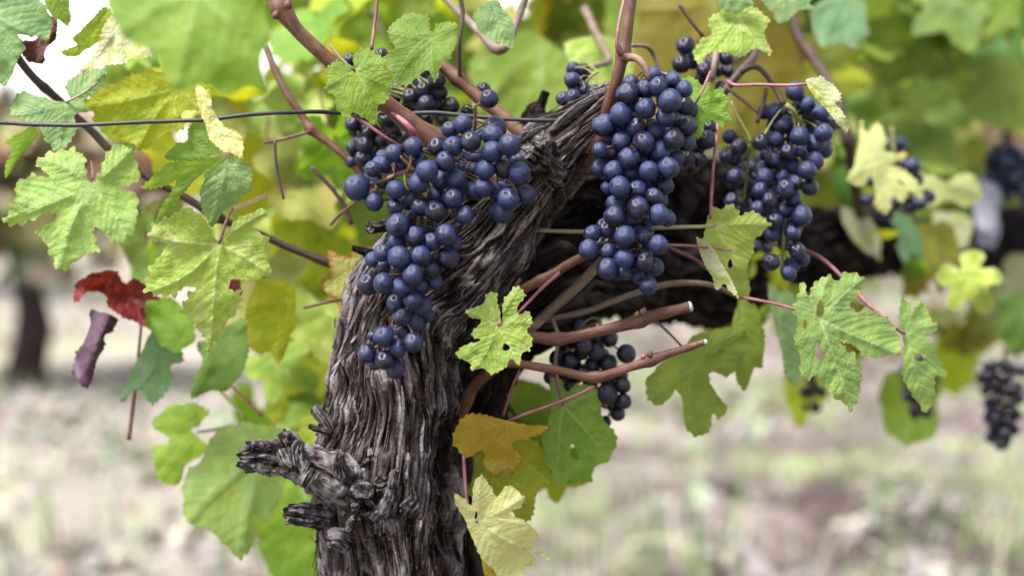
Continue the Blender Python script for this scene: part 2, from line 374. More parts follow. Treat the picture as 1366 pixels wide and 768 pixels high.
# ------------------------------------------------------------------ ground and far vineyard
def build_ground():
    t = NT('ground'); tc = t.add('TexCoord'); ob = tc.outputs['Object']
    n1 = t.noise(ob, 1.1, 4, 0.6); n2 = t.noise(ob, 6, 4, 0.65); n3 = t.noise(ob, 30, 3, 0.6); n4 = t.noise(ob, 0.5, 2, 0.5)
    c = t.mix(t.ss(t.math('ADD', t.math('MULTIPLY', n2, .4), t.math('MULTIPLY', t.noise(ob, 2.6, 3, 0.6), .6)), 0.42, 0.60), (0.060, 0.043, 0.043), (0.155, 0.133, 0.117))
    c = t.mix(t.ss(n1, 0.48, 0.58, 0, 0.75), c, (0.12, 0.15, 0.06)); nb = t.noise(t.mapping(ob, (1, .6, 1)), 1.6, 3, .6, dist=.5); c = t.mix(t.ss(nb, .52, .62, 0, .85), c, (0.04, 0.025, 0.026))
    c = t.mix(t.ss(n3, 0.55, 0.72, 0, 0.7), c, (0.06, 0.04, 0.035))
    sx = t.add('SeparateXYZ', None, Vector=ob).outputs; c = t.mix(t.math('MULTIPLY', t.ss(t.math('ADD', sx[0], t.math('MULTIPLY', n4, 1.2)), 0.9, -0.6), .45), c, (0.27, 0.245, 0.205))
    p = t.add('BsdfPrincipled', None, Base_Color=c, Roughness=0.95, Normal=t.bump(n2, 0.6, 0.05)); p.inputs['Specular IOR Level'].default_value = 0.1
    m = t.finish(p.outputs[0])
    xs = np.concatenate([-np.geomspace(1200, 8, 14), np.linspace(-7, 7, 120), np.geomspace(8, 1200, 14)])
    ys = np.concatenate([-np.geomspace(1200, 3, 10), np.linspace(-2.5, 14, 140), np.geomspace(15, 1500, 16)])
    X, Y = np.meshgrid(xs, ys)
    Z = 0.025 * noise2(X * 1.7, Y * 1.7, 3) + 0.012 * noise2(X * 6, Y * 6, 5)
    nx, ny = len(xs), len(ys)
    i = np.arange(ny - 1)[:, None] * nx; j = np.arange(nx - 1)[None]
    Fq = np.stack([i + j, i + j + 1, i + nx + j + 1, i + nx + j], -1).reshape(-1, 4)
    me = mesh_np('ground', np.stack([X.ravel(), Y.ravel(), Z.ravel()], 1), Fq)
    tag(link('ground', me, m), 'pale dry soil and straw ground running back between the vine rows', 'ground', kind='structure')
build_ground()

def blades(name, N, seed, xr, yr, ln, wd, mats, label, lean=0.8, flat=False):
    g = np.random.default_rng(seed)
    y = yr[0] * (yr[1] / yr[0]) ** g.random(N); x = (g.random(N) - 0.5) * y * 0.95 + g.normal(0, .1, N)
    z = 0.025 * noise2(x * 1.7, y * 1.7, 3) + 0.012 * noise2(x * 6, y * 6, 5)
    keep = 0.7 * noise2(x * 2.4 + y, y * 2.0 - x, 41 + seed) + 0.5 * noise2(x * 6, y * 5, 3 + seed) + g.normal(0, 0.2, N) > 0.18
    x, y, z = x[keep], y[keep], z[keep]; n = len(x)
    L = g.uniform(*ln, n); w = g.uniform(*wd, n); a = g.random(n) * 2 * np.pi; le = g.uniform(0.1, lean, n)
    if flat: le = g.uniform(0.9, 1.6, n)
    d = np.stack([np.cos(a), np.sin(a)], 1); pr = np.stack([-d[:, 1], d[:, 0]], 1)
    V = []
    for t_, f in ((0, 1), (0.5, 0.8), (1.0, 0.1)):
        hx = L * t_ * np.sin(le * (0.5 + 0.5 * t_)); hz = L * t_ * np.cos(le * (0.5 + 0.5 * t_))
        for s in (-1, 1):
            V.append(np.stack([x + d[:, 0] * hx + s * pr[:, 0] * w * f, y + d[:, 1] * hx + s * pr[:, 1] * w * f, z + np.maximum(hz, 0.004) - 0.004], 1))
    V = np.stack(V, 1).reshape(-1, 3); b = np.arange(n)[:, None] * 6
    Fq = np.concatenate([b + np.array([0, 1, 3, 2]), b + np.array([2, 3, 5, 4])], 0)
    mi = g.integers(0, len(mats), n); mi = np.concatenate([mi, mi])
    me = mesh_np(name, V, Fq, mats=mats, mi=mi)
    return tag(link(name, me), label, 'grass' if 'grass' in name else 'litter', kind='stuff')
STRAW = [simple('straw_pale', (0.22, 0.19, 0.155), .8, .2, 20), simple('straw_grey', (0.135, 0.115, 0.115), .8, .2, 20),
         simple('grass_green', (0.10, 0.15, 0.04), .7, .3, 20), simple('straw_brown', (0.10, 0.06, 0.05), .9, .3, 20), simple('grass_sage', (0.13, 0.165, 0.09), .7, .2, 20)]
blades('dry_grass', 30000, 5, None, (1.3, 16), (0.03, 0.12), (0.0015, 0.005), [STRAW[0], STRAW[1], STRAW[4], STRAW[0], STRAW[2]], 'dry straw and short green grass on the blurred vineyard floor', lean=1.35)
blades('leaf_litter', 15000, 9, None, (1.3, 12), (0.04, 0.11), (0.008, 0.03), [STRAW[1], STRAW[0], STRAW[3], STRAW[1], STRAW[4]], 'fallen dry leaves and straw scattered on the ground', flat=True)
blades('weed_grass', 1500, 13, None, (2.2, 4.2), (0.10, 0.22), (0.002, 0.005), [STRAW[2], STRAW[4]], 'soft green weeds in tufts at the bottom right of the ground', lean=0.6)

def leafcloud(n, c, s, seed, size):
    g = np.random.default_rng(seed)
    p = g.normal(0, 1, (n, 3)); p /= np.linalg.norm(p, axis=1)[:, None]; p *= (g.random(n) ** 0.45)[:, None]
    p[:, 2] += 0.25 * noise2(p[:, 0] * 3, p[:, 1] * 3, seed)
    p = p * np.array(s) + np.array(c)
    u = g.normal(0, 1, (n, 3)); u /= np.linalg.norm(u, axis=1)[:, None]
    v = np.cross(u, g.normal(0, 1, (n, 3))); v /= np.linalg.norm(v, axis=1)[:, None]
    z = size * g.uniform(0.6, 1.2, n)[:, None]
    k = [(0, -1), (.9, -.4), (.75, .6), (0, 1), (-.75, .6), (-.9, -.4)]
    V = np.stack([p + z * (a * u + b * v) for a, b in k], 1).reshape(-1, 3)
    b = np.arange(n)[:, None] * 6
    return V, np.concatenate([b + np.array([0, 1, 2, 3]), b + np.array([0, 3, 4, 5])], 0)
FARL = [simple('far_leaf_green', (0.07, 0.10, 0.03), .6, .3, 9), simple('far_leaf_rust', (0.15, 0.06, 0.03), .6, .3, 9), simple('far_leaf_tan', (0.19, 0.13, 0.09), .6, .3, 9), simple('far_leaf_yellow', (0.2, 0.18, 0.06), .6, .3, 9)]
def far_vine(k, x, y, h, label, rot=0):
    e = empty('background_grapevine', (x, y, 0), label, 'grapevine', 'vines of the far row behind')
    V = []; Q = []; 
    zs = np.linspace(-0.02, 0.62 * h, 14); a = np.linspace(0, 2 * np.pi, 10, endpoint=False)
    for i, z in enumerate(zs):
        r = 0.06 * (1.25 - z / h) * (1 + 0.25 * noise2(a * 1.5, z * 9, 4 + k))
        V.append(np.stack([r * np.cos(a) + 0.05 * math.sin(z * 6 + k), r * np.sin(a), 0 * a + z], 1))
    V = np.vstack(V); i = np.arange(13)[:, None] * 10; j = np.arange(10)[None]
    Q = np.stack([i + j, i + (j + 1) % 10, i + 10 + (j + 1) % 10, i + 10 + j], -1).reshape(-1, 4)
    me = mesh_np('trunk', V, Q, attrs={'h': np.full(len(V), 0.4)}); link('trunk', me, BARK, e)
    n = 620 if y < 9 else 380
    V, Q = leafcloud(n, (0, 0, 0.72 * h), (0.66, 0.34, 0.30 * h), 50 + k, 0.055)
    g = np.random.default_rng(k); w = g.random(n); mi = np.select([w < .34, w < .56, w < .82], [0, 1, 2], 3)
    me = mesh_np('crown', V, Q, mats=FARL, mi=np.concatenate([mi, mi]), smooth=False); link('crown', me, None, e)
FV = [(-1.75, 5.0, 1.0, 'blurred far vine at the left edge with dark trunk and rusty foliage'),
      (-0.72, 6.1, 1.0, 'second far vine seen blurred past the hanging left leaves'),
      (0.4, 7.3, 1.05, 'third far vine hidden mostly behind the main vine trunk'),
      (1.5, 8.5, 1.05, 'fourth far vine behind the centre grape bunches'),
      (2.7, 9.8, 1.1, 'fifth far vine behind the right canopy'),
      (4.0, 11.2, 1.1, 'sixth far vine, farthest right of the far row'),
      (-2.9, 7.5, 1.1, 'farther rust brown vine on the left behind the dark trunk'),]
for k, (x, y, h, lb) in enumerate(FV): far_vine(k, x, y, h, lb)
def hills():
    t = NT('hill'); tc = t.add('TexCoord'); n = t.noise(tc.outputs['Object'], 0.02, 4, 0.6)
    c = t.mix(t.ss(n, 0.4, 0.6), (0.13, 0.10, 0.09), (0.17, 0.15, 0.12)); p = t.add('BsdfPrincipled', None, Base_Color=c, Roughness=0.95); m = t.finish(p.outputs[0])
    xs = np.linspace(-700, 700, 90); V = []
    for y, f in ((300, 0), (420, .6), (560, 1), (760, 0)):
        z = -2 + f * (5 + 4 * noise2(xs / 120, y / 99, 8) + 3 * noise2(xs / 30, y / 9, 9))
        V.append(np.stack([xs, 0 * xs + y, z], 1))
    V = np.vstack(V); i = np.arange(3)[:, None] * 90; j = np.arange(89)[None]
    Q = np.stack([i + j, i + j + 1, i + 90 + j + 1, i + 90 + j], -1).reshape(-1, 4)
    tag(link('hills', mesh_np('hills', V, Q), m), 'low tan hills at the horizon beyond the vineyard', 'hills', kind='structure')
hills()

# ------------------------------------------------------------------ the vine: trunk with stringy bark
vine = empty('grapevine', tuple(P(520, 1900, 1.03) * Vector((1, 1, 0)) if False else P(520, 768, 1.03)), 'old gnarled grapevine with shaggy grey bark trunk carrying the bunches', 'grapevine')
VO = np.array(vine.location)

def bark_sweep(path, rows, cols, seed, amp=1.0, bumps=(), clefts=(), strips=0, strip_th=(-2.0, 2.0), step_len=(0.02, 0.08), srange=(0, 1), skip=None):
    """path rows (px,py,d,rpx). returns V,[quads],uv,h"""
    path = np.asarray(path, float); W = Pn(path[:, 0], path[:, 1], path[:, 2])
    Q = catmull(np.column_stack([W, path[:, 3] * path[:, 2] / F]), rows)
    C = Q[:, :3]; r = Q[:, 3]
    L = np.linalg.norm(np.diff(C, axis=0), axis=1).sum(); s = np.linspace(0, L, rows)
    T, N, B = frames(C)
    th = np.linspace(-np.pi, np.pi, cols, endpoint=False)
    TH, S = np.meshgrid(th, s); 
    R0 = float(np.mean(r)); U = TH / (2 * np.pi)                      # 0..1 round
    def per(k): return int(max(2, round(2 * np.pi * R0 / k)))
    # wandering of the fibres
    def wander(u, s_): return noise2(u * 5, s_ / 0.085, seed + 1, 5) * 0.015 + noise2(u * 12, s_ / 0.032, seed + 2, 12) * 0.0042 + noise2(u * 26, s_ / 0.013, seed + 12, 26) * 0.0016
    wa = wander(U, S)
    Uw = U + wa / (2 * np.pi * R0)
    def ridged(fw, fl, sd, pw=1.0):
        p = per(fw); n = noise2(Uw * p, S / fl, sd, p); return (1 - np.abs(n) * 2).clip(-1, 1)
    def fib(fw, fl, sd):
        p = per(fw); return noise2(Uw * p, S / fl, sd, p)
    big = fib(0.030, 0.10, seed + 3); f1 = ridged(0.012, 0.050, seed + 4); f2 = ridged(0.0055, 0.028, seed + 5)
    f3 = ridged(0.0026, 0.016, seed + 6); f4 = fib(0.0013, 0.014, seed + 7)
    # broken plates: ends step down along the trunk
    pl = noise2(Uw * per(0.009), S / 0.03, seed + 8, per(0.009)); pl = np.clip(pl * 5, -1, 1)
    pl2 = np.clip(6 * noise2(Uw * per(0.0042) + 3, S / 0.016 + noise2(Uw * per(.004), S / .01, seed + 31, per(.004)) * .5, seed + 30, None), -1, 1)
    h = 0.0040 * big + 0.0036 * f1 + 0.0032 * f2 + 0.0019 * f3 + 0.0007 * f4 + 0.0016 * pl + 0.0009 * pl2
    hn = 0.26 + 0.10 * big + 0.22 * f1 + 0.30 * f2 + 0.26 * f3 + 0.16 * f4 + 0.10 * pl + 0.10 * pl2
    h = h * amp
    rad = r[:, None] * (1 + 0.05 * np.sin(TH * 3 + S * 14 + seed))
    base = C[:, None] + rad[..., None] * (np.cos(TH)[..., None] * N[:, None] + np.sin(TH)[..., None] * B[:, None])
    for (bx, by, bd, a_, w_, soft) in bumps:
        c0 = np.array(P(bx, by, bd)); dd = np.linalg.norm(base - c0, axis=2)
        g = np.exp(-(dd / w_) ** 2); h = h * (1 - soft * g) + a_ * g; hn = hn * (1 - soft * g) + soft * g * 0.22
    for (t0, s0, s1, wdt, dep) in clefts:
        tc_ = t0 + 0.10 * noise2(S / 0.03, 0.5, seed + 9) + 0.05 * noise2(S / 0.009, 0.5, seed + 10)
        sn = S / L; fade = np.clip((sn - s0) / 0.05, 0, 1) * np.clip((s1 - sn) / 0.05, 0, 1)
        g = np.exp(-((TH - tc_) / wdt) ** 2) * fade
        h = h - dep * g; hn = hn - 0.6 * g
    nr = np.cos(TH)[..., None] * N[:, None] + np.sin(TH)[..., None] * B[:, None]
    Vg = base + h[..., None] * nr
    V = Vg.reshape(-1, 3)
    i = np.arange(rows - 1)[:, None] * cols; j = np.arange(cols)[None]; j2 = (j + 1) % cols
    quads = [np.stack([i + j, i + cols + j, i + cols + j2, i + j2], -1).reshape(-1, 4)[:, ::-1]]
    uv = np.stack([(U + 0.5) * 2 * np.pi * R0, S], -1).reshape(-1, 2); hn = hn.clip(0, 1.2).ravel()
    VV = [V]; UU = [uv]; HH = [hn]; n0 = len(V)
    # end caps
    for e, row in ((0, 0), (1, rows - 1)):
        c = C[row]; VV.append(c[None]); UU.append(np.zeros((1, 2))); HH.append(np.array([0.2]))
        ring = row * cols + np.arange(cols); ring2 = row * cols + (np.arange(cols) + 1) % cols
        tri = np.stack([np.full(cols, n0), ring, ring2] if e else [np.full(cols, n0), ring2, ring], 1); quads.append(tri); n0 += 1
    g = np.random.default_rng(seed + 77)
    def samp(G, tt, ss):
        x = ((tt + np.pi) / (2 * np.pi) * cols) % cols; y = np.clip(ss / L * (rows - 1), 0, rows - 1.001)
        x0 = x.astype(int) % cols; y0 = y.astype(int); fx = (x - np.floor(x))[..., None]; fy = (y - y0)[..., None]
        return (G[y0, x0] * (1 - fx) + G[y0, (x0 + 1) % cols] * fx) * (1 - fy) + (G[y0 + 1, x0] * (1 - fx) + G[y0 + 1, (x0 + 1) % cols] * fx) * fy
    K = 11; sq = []
    for k in range(strips):
        long_ = g.random() < 0.45
        Ls = g.uniform(*step_len) * (1.05 if long_ else 0.28); s0 = g.uniform(srange[0] * L, max(srange[1] * L - Ls * 0.5, 0.001)); t0 = g.uniform(*strip_th)
        if skip is not None:
            pc = samp(Vg, np.array([t0]), np.array([s0 + Ls * .5]))[0]
            if any(np.linalg.norm(pc - q) < rad_ for q, rad_ in skip) and g.random() < .9: continue
        tt = np.linspace(0, 1, K); ss = s0 + tt * Ls; w = abs(g.normal(0.0005, 0.0004)) + 0.00025 + (0.0015 if g.random() < 0.08 else 0)
        rr = np.interp(ss, s, r)
        dr = (g.normal(0, 0.04) * (tt - .5) * Ls) / rr
        wand = wander(np.full(K, (t0 / (2 * np.pi)) % 1.0), ss) / R0
        th_ = t0 + dr - wand
        lift = 0.0002 + 0.0016 * g.random() ** 2 + (0.007 * g.random() ** 3) * (tt ** 3 if g.random() < 0.5 else (1 - tt) ** 3) + 0.0004 * np.sin(tt * 6 + g.random() * 6)
        pos = samp(Vg, th_, ss); 
        # smooth the strip path so that it bridges the grooves
        for _ in range(3): pos[1:-1] = (pos[:-2] + 2 * pos[1:-1] + pos[2:]) / 4
        nr_ = pos - np.stack([np.interp(ss, s, C[:, q]) for q in range(3)], 1); nr_ /= np.linalg.norm(nr_, axis=1)[:, None]
        tg = np.gradient(pos, axis=0); tg /= np.linalg.norm(tg, axis=1)[:, None] + 1e-9
        sd = np.cross(tg, nr_); roll = g.normal(0, 0.6)
        sd = sd * math.cos(roll) + nr_ * math.sin(roll)
        wt = w * np.sin(np.pi * np.clip(tt * 0.9 + 0.05, 0, 1)) ** 0.5 * (1 + 0.35 * noise2(tt * 7, g.random() * 50, seed))
        pos = pos + nr_ * lift[:, None]
        st = np.stack([pos - sd * wt[:, None] - nr_ * 0.3 * wt[:, None], pos + nr_ * 0.25 * wt[:, None], pos + sd * wt[:, None] - nr_ * 0.3 * wt[:, None]], 1).reshape(-1, 3)
        VV.append(st); a0 = n0; n0 += 3 * K
        UU.append(np.stack([np.tile([0, w, 2 * w], K) + t0 * R0 + 3, np.repeat(ss, 3)], 1)); HH.append((np.full(3 * K, 0.15 + 0.70 * g.random() ** 1.6) + np.tile([-.15, .12, -.1], K) + 0.15 * np.repeat(noise2(tt * 6, g.random() * 50, seed), 3)).clip(0, 1.1))
        ii = np.arange(K - 1) * 3 + a0
        sq.append(np.stack([ii, ii + 1, ii + 4, ii + 3], 1)); sq.append(np.stack([ii + 1, ii + 2, ii + 5, ii + 4], 1))
    if sq: quads.append(np.vstack(sq))
    q4 = np.vstack([q for q in quads if q.shape[1] == 4]); q3 = np.vstack([q for q in quads if q.shape[1] == 3])
    return np.vstack(VV), [q4, q3], np.vstack(UU), np.concatenate(HH)

def bark_obj(name, mat, parent, *a, **k):
    V, Q, U, H = bark_sweep(*a, **k)
    me = mesh_np(name, V - VO, Q, U, {'h': H}); return link(name, me, mat, parent)

# main trunk, bottom (below the frame, in the soil) to the upper right arm
TD = 1.022
trunk_path = [(560, 2060, 1.06, 120), (540, 1500, 1.05, 104), (525, 1050, 1.03, 98), (524, 860, TD, 84), (521, 768, TD, 80), (518, 690, TD, 81), (517, 630, TD, 81), (521, 560, TD, 78),
              (527, 490, TD, 76), (543, 430, TD, 77), (580, 375, TD, 78), (632, 322, TD, 70), (682, 270, 1.015, 54), (728, 222, 1.005, 44), (767, 184, 1.0, 35), (797, 160, .998, 31), (822, 142, 1.0, 22), (836, 134, 1.005, 9)]
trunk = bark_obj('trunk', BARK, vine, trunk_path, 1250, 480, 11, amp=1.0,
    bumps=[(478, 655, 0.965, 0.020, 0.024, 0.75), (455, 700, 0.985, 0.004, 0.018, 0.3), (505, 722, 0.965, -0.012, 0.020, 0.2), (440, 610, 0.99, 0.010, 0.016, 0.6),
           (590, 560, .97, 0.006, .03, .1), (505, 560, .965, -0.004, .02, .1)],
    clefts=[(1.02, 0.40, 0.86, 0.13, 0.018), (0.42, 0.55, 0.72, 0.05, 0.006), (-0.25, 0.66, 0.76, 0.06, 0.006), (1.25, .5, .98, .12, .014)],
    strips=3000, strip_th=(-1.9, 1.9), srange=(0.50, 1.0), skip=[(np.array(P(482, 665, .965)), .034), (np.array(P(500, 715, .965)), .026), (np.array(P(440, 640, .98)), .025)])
# back lobe, canopy shade in its colour, that turns into the arm going back to the right
back_path = [(640, 1900, 1.09, 60), (628, 1100, 1.07, 55), (612, 760, 1.065, 50), (610, 600, 1.065, 52), (628, 480, 1.07, 62), (665, 400, 1.09, 84), (720, 345, 1.13, 92), (800, 325, 1.19, 92), (880, 335, 1.26, 88),
             (960, 350, 1.33, 78), (1050, 335, 1.42, 50), (1150, 325, 1.54, 38), (1250, 328, 1.68, 36), (1330, 330, 1.8, 44), (1420, 325, 1.95, 46), (1560, 318, 2.2, 46)]
bark_obj('arm', BARK_SHADE, vine, back_path, 700, 160, 23, amp=1.25, strips=700, strip_th=(-1.6, 1.6), srange=(0.35, 1.0), step_len=(0.03, 0.1))
bark_obj('arm', BARK_SHADE, vine, [(650, 330, 1.06, 40), (700, 262, 1.08, 42), (760, 235, 1.1, 40), (830, 240, 1.16, 40), (905, 245, 1.22, 36), (960, 262, 1.28, 30), (1010, 300, 1.34, 24)], 260, 120, 31, amp=.9, strips=160)

# stubs, knots and spurs
def rough_tube(name, path, mat, parent, seed, sides=72, amp=0.0012, ragged=0.0, kink=0.0, h0=0.55):
    path = np.asarray(path, float); W = Pn(path[:, 0], path[:, 1], path[:, 2]); L = np.linalg.norm(np.diff(W, axis=0), axis=1).sum()
    n = max(14, int(L / 0.0008)); Q = catmull(np.column_stack([W, path[:, 3] * path[:, 2] / F]), n); C = Q[:, :3]; r = Q[:, 3]; s = np.linspace(0, L, n)
    T, N, B = frames(C); th = np.linspace(-np.pi, np.pi, sides, endpoint=False); TH, S = np.meshgrid(th, s); U = TH / (2 * np.pi)
    lump = noise2(U * 5, S / 0.010, seed, 5); f = (1 - 2 * np.abs(noise2(U * 14, S / 0.012, seed + 1, 14))); f2 = noise2(U * 24, S / 0.005, seed + 2, 24)
    f3 = noise2(U * 44, S / 0.0022, seed + 3, 44); f4 = (1 - 2 * np.abs(noise2(U * 26, S / 0.02, seed + 4, 26)))
    rr = r[:, None] * (1 + 0.6 * kink * lump) + 0.45 * amp * f + 0.45 * amp * f2 + 0.3 * amp * f3 + 0.45 * amp * f4
    if ragged:
        off = ragged * (noise2(th / (2 * np.pi) * 9, 0.3, seed + 5, 9) + 0.5 * noise2(th / (2 * np.pi) * 20, 0.3, seed + 6, 20))
    else: off = 0 * th
    Vg = C[:, None] + rr[..., None] * (np.cos(TH)[..., None] * N[:, None] + np.sin(TH)[..., None] * B[:, None])
    Vg = Vg + T[:, None] * (off[None] * (S / L) ** 4)[..., None]
    q = Vg * 1000; n3 = noise2(q[..., 0] / 5 + q[..., 1] / 7, q[..., 2] / 5 - q[..., 1] / 6, seed + 20); n4 = noise2(q[..., 0] / 2 + q[..., 1] / 3, q[..., 2] / 2.2 - q[..., 1] / 2.4, seed + 21)
    Vg = Vg + (Vg - C[:, None]) / (rr[..., None] + 1e-6) * (0.08 * r[:, None] * n3 + 0.0005 * n4)[..., None]
    H = h0 - 0.10 + 0.1 * f + 0.1 * lump + 0.15 * f2 + 0.2 * f3 + 0.35 * f4 + 0.2 * n3 + 0.15 * n4
    rings = [Vg.reshape(-1, 3)]; HH = [H.ravel()]; UU = [np.stack([(U + .5) * 0.06, S], -1).reshape(-1, 2)]
    # ragged hollow end
    a0 = n * sides
    for k, sc_ in enumerate((0.7, 0.35)):
        c = C[-1]; jit = noise2(th * 3, k + .2, seed + 8)[:, None] * T[-1] * (ragged * 0.6 + 0.0004)
        rings.append(c + (Vg[-1] - c) * sc_ + jit - T[-1] * 0.001 * (k + 1)); HH.append(np.full(sides, 0.75) + 0.3 * noise2(th * 4, k, seed + 9)); UU.append(np.stack([th * 0.01, np.full(sides, L)], 1))
    rings.append(C[-1][None] - T[-1] * 0.002); HH.append(np.array([0.3])); UU.append(np.zeros((1, 2)))
    tot = n + 2; i = np.arange(tot - 1)[:, None] * sides; j = np.arange(sides)[None]; j2 = (j + 1) % sides
    q = np.stack([i + j, i + j2, i + sides + j2, i + sides + j], -1).reshape(-1, 4)
    c0 = tot * sides; k = np.arange(sides); t3 = np.stack([np.full(sides, c0), (tot - 1) * sides + k, (tot - 1) * sides + (k + 1) % sides], 1)
    me = mesh_np(name, np.vstack(rings) - VO, [q, t3], np.vstack(UU), {'h': np.concatenate(HH).clip(0, 1.1)})
    return link(name, me, mat, parent)
S_ = lambda path, seed, **k: rough_tube('stub', path, k.pop('mat', BARK_W), k.pop('parent', trunk), seed, **k)
# long broken stub on the left
S_([(470, 650, .985, 34), (440, 634, .975, 31), (415, 622, .972, 25), (390, 613, .97, 22), (360, 609, .968, 21), (329, 607, .965, 19)], 3, amp=0.0024, ragged=0.007, kink=0.2, sides=110)
S_([(392, 612, .965, 17), (386, 592, .962, 14), (378, 577, .96, 7)], 4, amp=0.0022, kink=0.5, ragged=.002)
S_([(400, 620, .958, 12), (396, 602, .955, 8), (401, 588, .955, 4)], 5, amp=0.0012, kink=0.5)
S_([(415, 628, .955, 12), (408, 640, .95, 9), (404, 648, .95, 6)], 6, amp=0.0015, kink=0.5)
S_([(378, 605, .955, 12), (384, 618, .95, 9), (390, 626, .948, 5)], 7, amp=0.0015, kink=0.4)
S_([(430, 690, .985, 17), (410, 687, .975, 13), (383, 684, .97, 12)], 8, amp=0.0016, ragged=0.004, kink=0.25)
S_([(455, 628, .962, 11), (453, 614, .955, 7), (455, 602, .952, 5)], 9, amp=0.0008, kink=0.3)
S_([(510, 690, .955, 14), (520, 668, .948, 10), (530, 647, .942, 7)], 10, amp=0.0008, kink=0.3, ragged=0.001)
S_([(500, 690, .95, 10), (517, 668, .945, 6), (528, 625, .94, 5)], 12, amp=0.0006, kink=0.3, ragged=0.001)
S_([(545, 680, .958, 12), (555, 665, .95, 7), (552, 650, .948, 4)], 13, amp=0.001, kink=0.4)
S_([(460, 722, .975, 16), (448, 718, .965, 12), (436, 720, .962, 9)], 14, amp=0.0014, ragged=0.002, kink=.3)
S_([(515, 705, .96, 14), (512, 693, .95, 8), (508, 686, .946, 5)], 15, amp=0.0012, kink=0.4)
S_([(470, 700, .96, 8), (474, 694, .95, 6), (477, 690, .946, 4)], 16, amp=0.0008, kink=0.4)
S_([(420, 545, .985, 8), (440, 575, .975, 5), (412, 568, .97, 3)], 17, amp=0.0006, kink=0.3)
for q in range(26):                                                  # bark crumbs and curled flakes around the burl
    a = random.uniform(0, 6.28); rr = random.uniform(15, 70); x = 480 + rr * math.cos(a) * 1.0; y = 655 + rr * math.sin(a) * 1.15
    b = random.uniform(0, 6.28); l = random.uniform(6, 18); d0 = 0.962 + 0.00035 * rr
    S_([(x, y, d0 + .006, random.uniform(3, 6)), (x + l * .5 * math.cos(b), y + l * .5 * math.sin(b), d0 - .001, random.uniform(2, 4)), (x + l * math.cos(b), y + l * math.sin(b), d0 - .005, random.uniform(1, 2.5))], 60 + q, amp=0.0009, kink=0.5, sides=16, mat=BARK)
def knot(px, py, d, r, seed):
    n = 36; V = [Pn([px], [py], d - .001)]; H = [0.9]; U = [[0, 0]]
    rings = 9
    for k in range(1, rings + 1):
        th = np.linspace(0, 2 * np.pi, n, endpoint=False); rk = r * k / rings * (1 + 0.25 * noise2(th / (2 * np.pi) * 7, k * .3, seed, 7))
        dz = (0.0009 if k in (6, 7) else 0.0) + 0.0009 * noise2(th / (2 * np.pi) * 18, k * .9, seed, 18) - 0.006 * max(0, (k - 7) / 2.)
        V.append(Pn(px + rk * np.cos(th), py + 0.8 * rk * np.sin(th), d - dz)); H += list(0.62 - (0.3 if k >= 8 else 0.0) + 0.45 * noise2(th / (2 * np.pi) * 11, 0.8 * k, seed, 11)); U += [[a * .01, k * .001] for a in th]
    V = np.vstack(V); j = np.arange(n); j2 = (j + 1) % n
    t3 = np.stack([0 * j, 1 + j2, 1 + j], 1); q = np.vstack([np.stack([1 + k * n + j, 1 + k * n + j2, 1 + (k + 1) * n + j2, 1 + (k + 1) * n + j], 1) for k in range(rings - 1)])
    me = mesh_np('knot', V - VO, [q, t3], np.array(U), {'h': np.array(H).clip(0, 1.1)}); link('knot', me, BARK_W, trunk)
knot(484, 654, .942, 17, 3); knot(507, 642, .948, 11, 5)

# black cut spur on the arm, blurred dark spur behind it, and the brown stub inside the front bunch
S_([(742, 232, .985, 20), (722, 214, .965, 16), (702, 200, .95, 14)], 21, amp=0.001, kink=0.2, mat=BARK, ragged=.0015, h0=.4)
S_([(735, 215, .985, 16), (728, 196, .965, 13), (722, 184, .955, 12)], 22, amp=0.001, kink=0.2, mat=BARK, ragged=.0015, h0=.4)
S_([(720, 200, 1.06, 16), (712, 170, 1.06, 15), (716, 150, 1.06, 16), (722, 138, 1.06, 8), (728, 122, 1.06, 5)], 23, amp=0.001, kink=0.4, mat=BARK_SHADE, h0=.4)
S_([(560, 300, .985, 10), (525, 300, .968, 8), (493, 304, .955, 8)], 24, amp=0.0006, kink=0.2, ragged=0.0015, h0=.45)
S_([(520, 345, .98, 7), (495, 338, .975, 6), (470, 330, .97, 3)], 25, amp=0.0005, kink=0.2, mat=BARK_SHADE)
# cut discs
def disc(px, py, d, rx, ry, parent, tilt=(0, 0), mat=CUT, name='cut_end'):
    th = np.linspace(0, 2 * np.pi, 20, endpoint=False)
    V = [Pn([px], [py], d - 0.0006)]
    for f in (0.6, 1.0):
        x = rx * f * np.cos(th) * (1 + .08 * np.sin(3 * th)); y = ry * f * np.sin(th); V.append(Pn(px + x, py + y, d + tilt[0] * x * d / F + tilt[1] * y * d / F + 0.0004 * np.sin(5 * th)))
    V = np.vstack(V); j = np.arange(20); j2 = (j + 1) % 20
    me = mesh_np(name, V - VO, [np.stack([1 + j, 1 + j2, 21 + j2, 21 + j], 1), np.stack([0 * j, 1 + j2, 1 + j], 1)])
    o = link(name, me, mat, parent); md = o.modifiers.new('s', 'SOLIDIFY'); md.thickness = 0.001; return o
DG = simple('grey_end_grain', (0.10, 0.09, 0.095), .9, .5, 900); disc(707, 199, .945, 6, 5, trunk, mat=DG); disc(719, 185, .946, 5, 4, trunk, mat=DG)

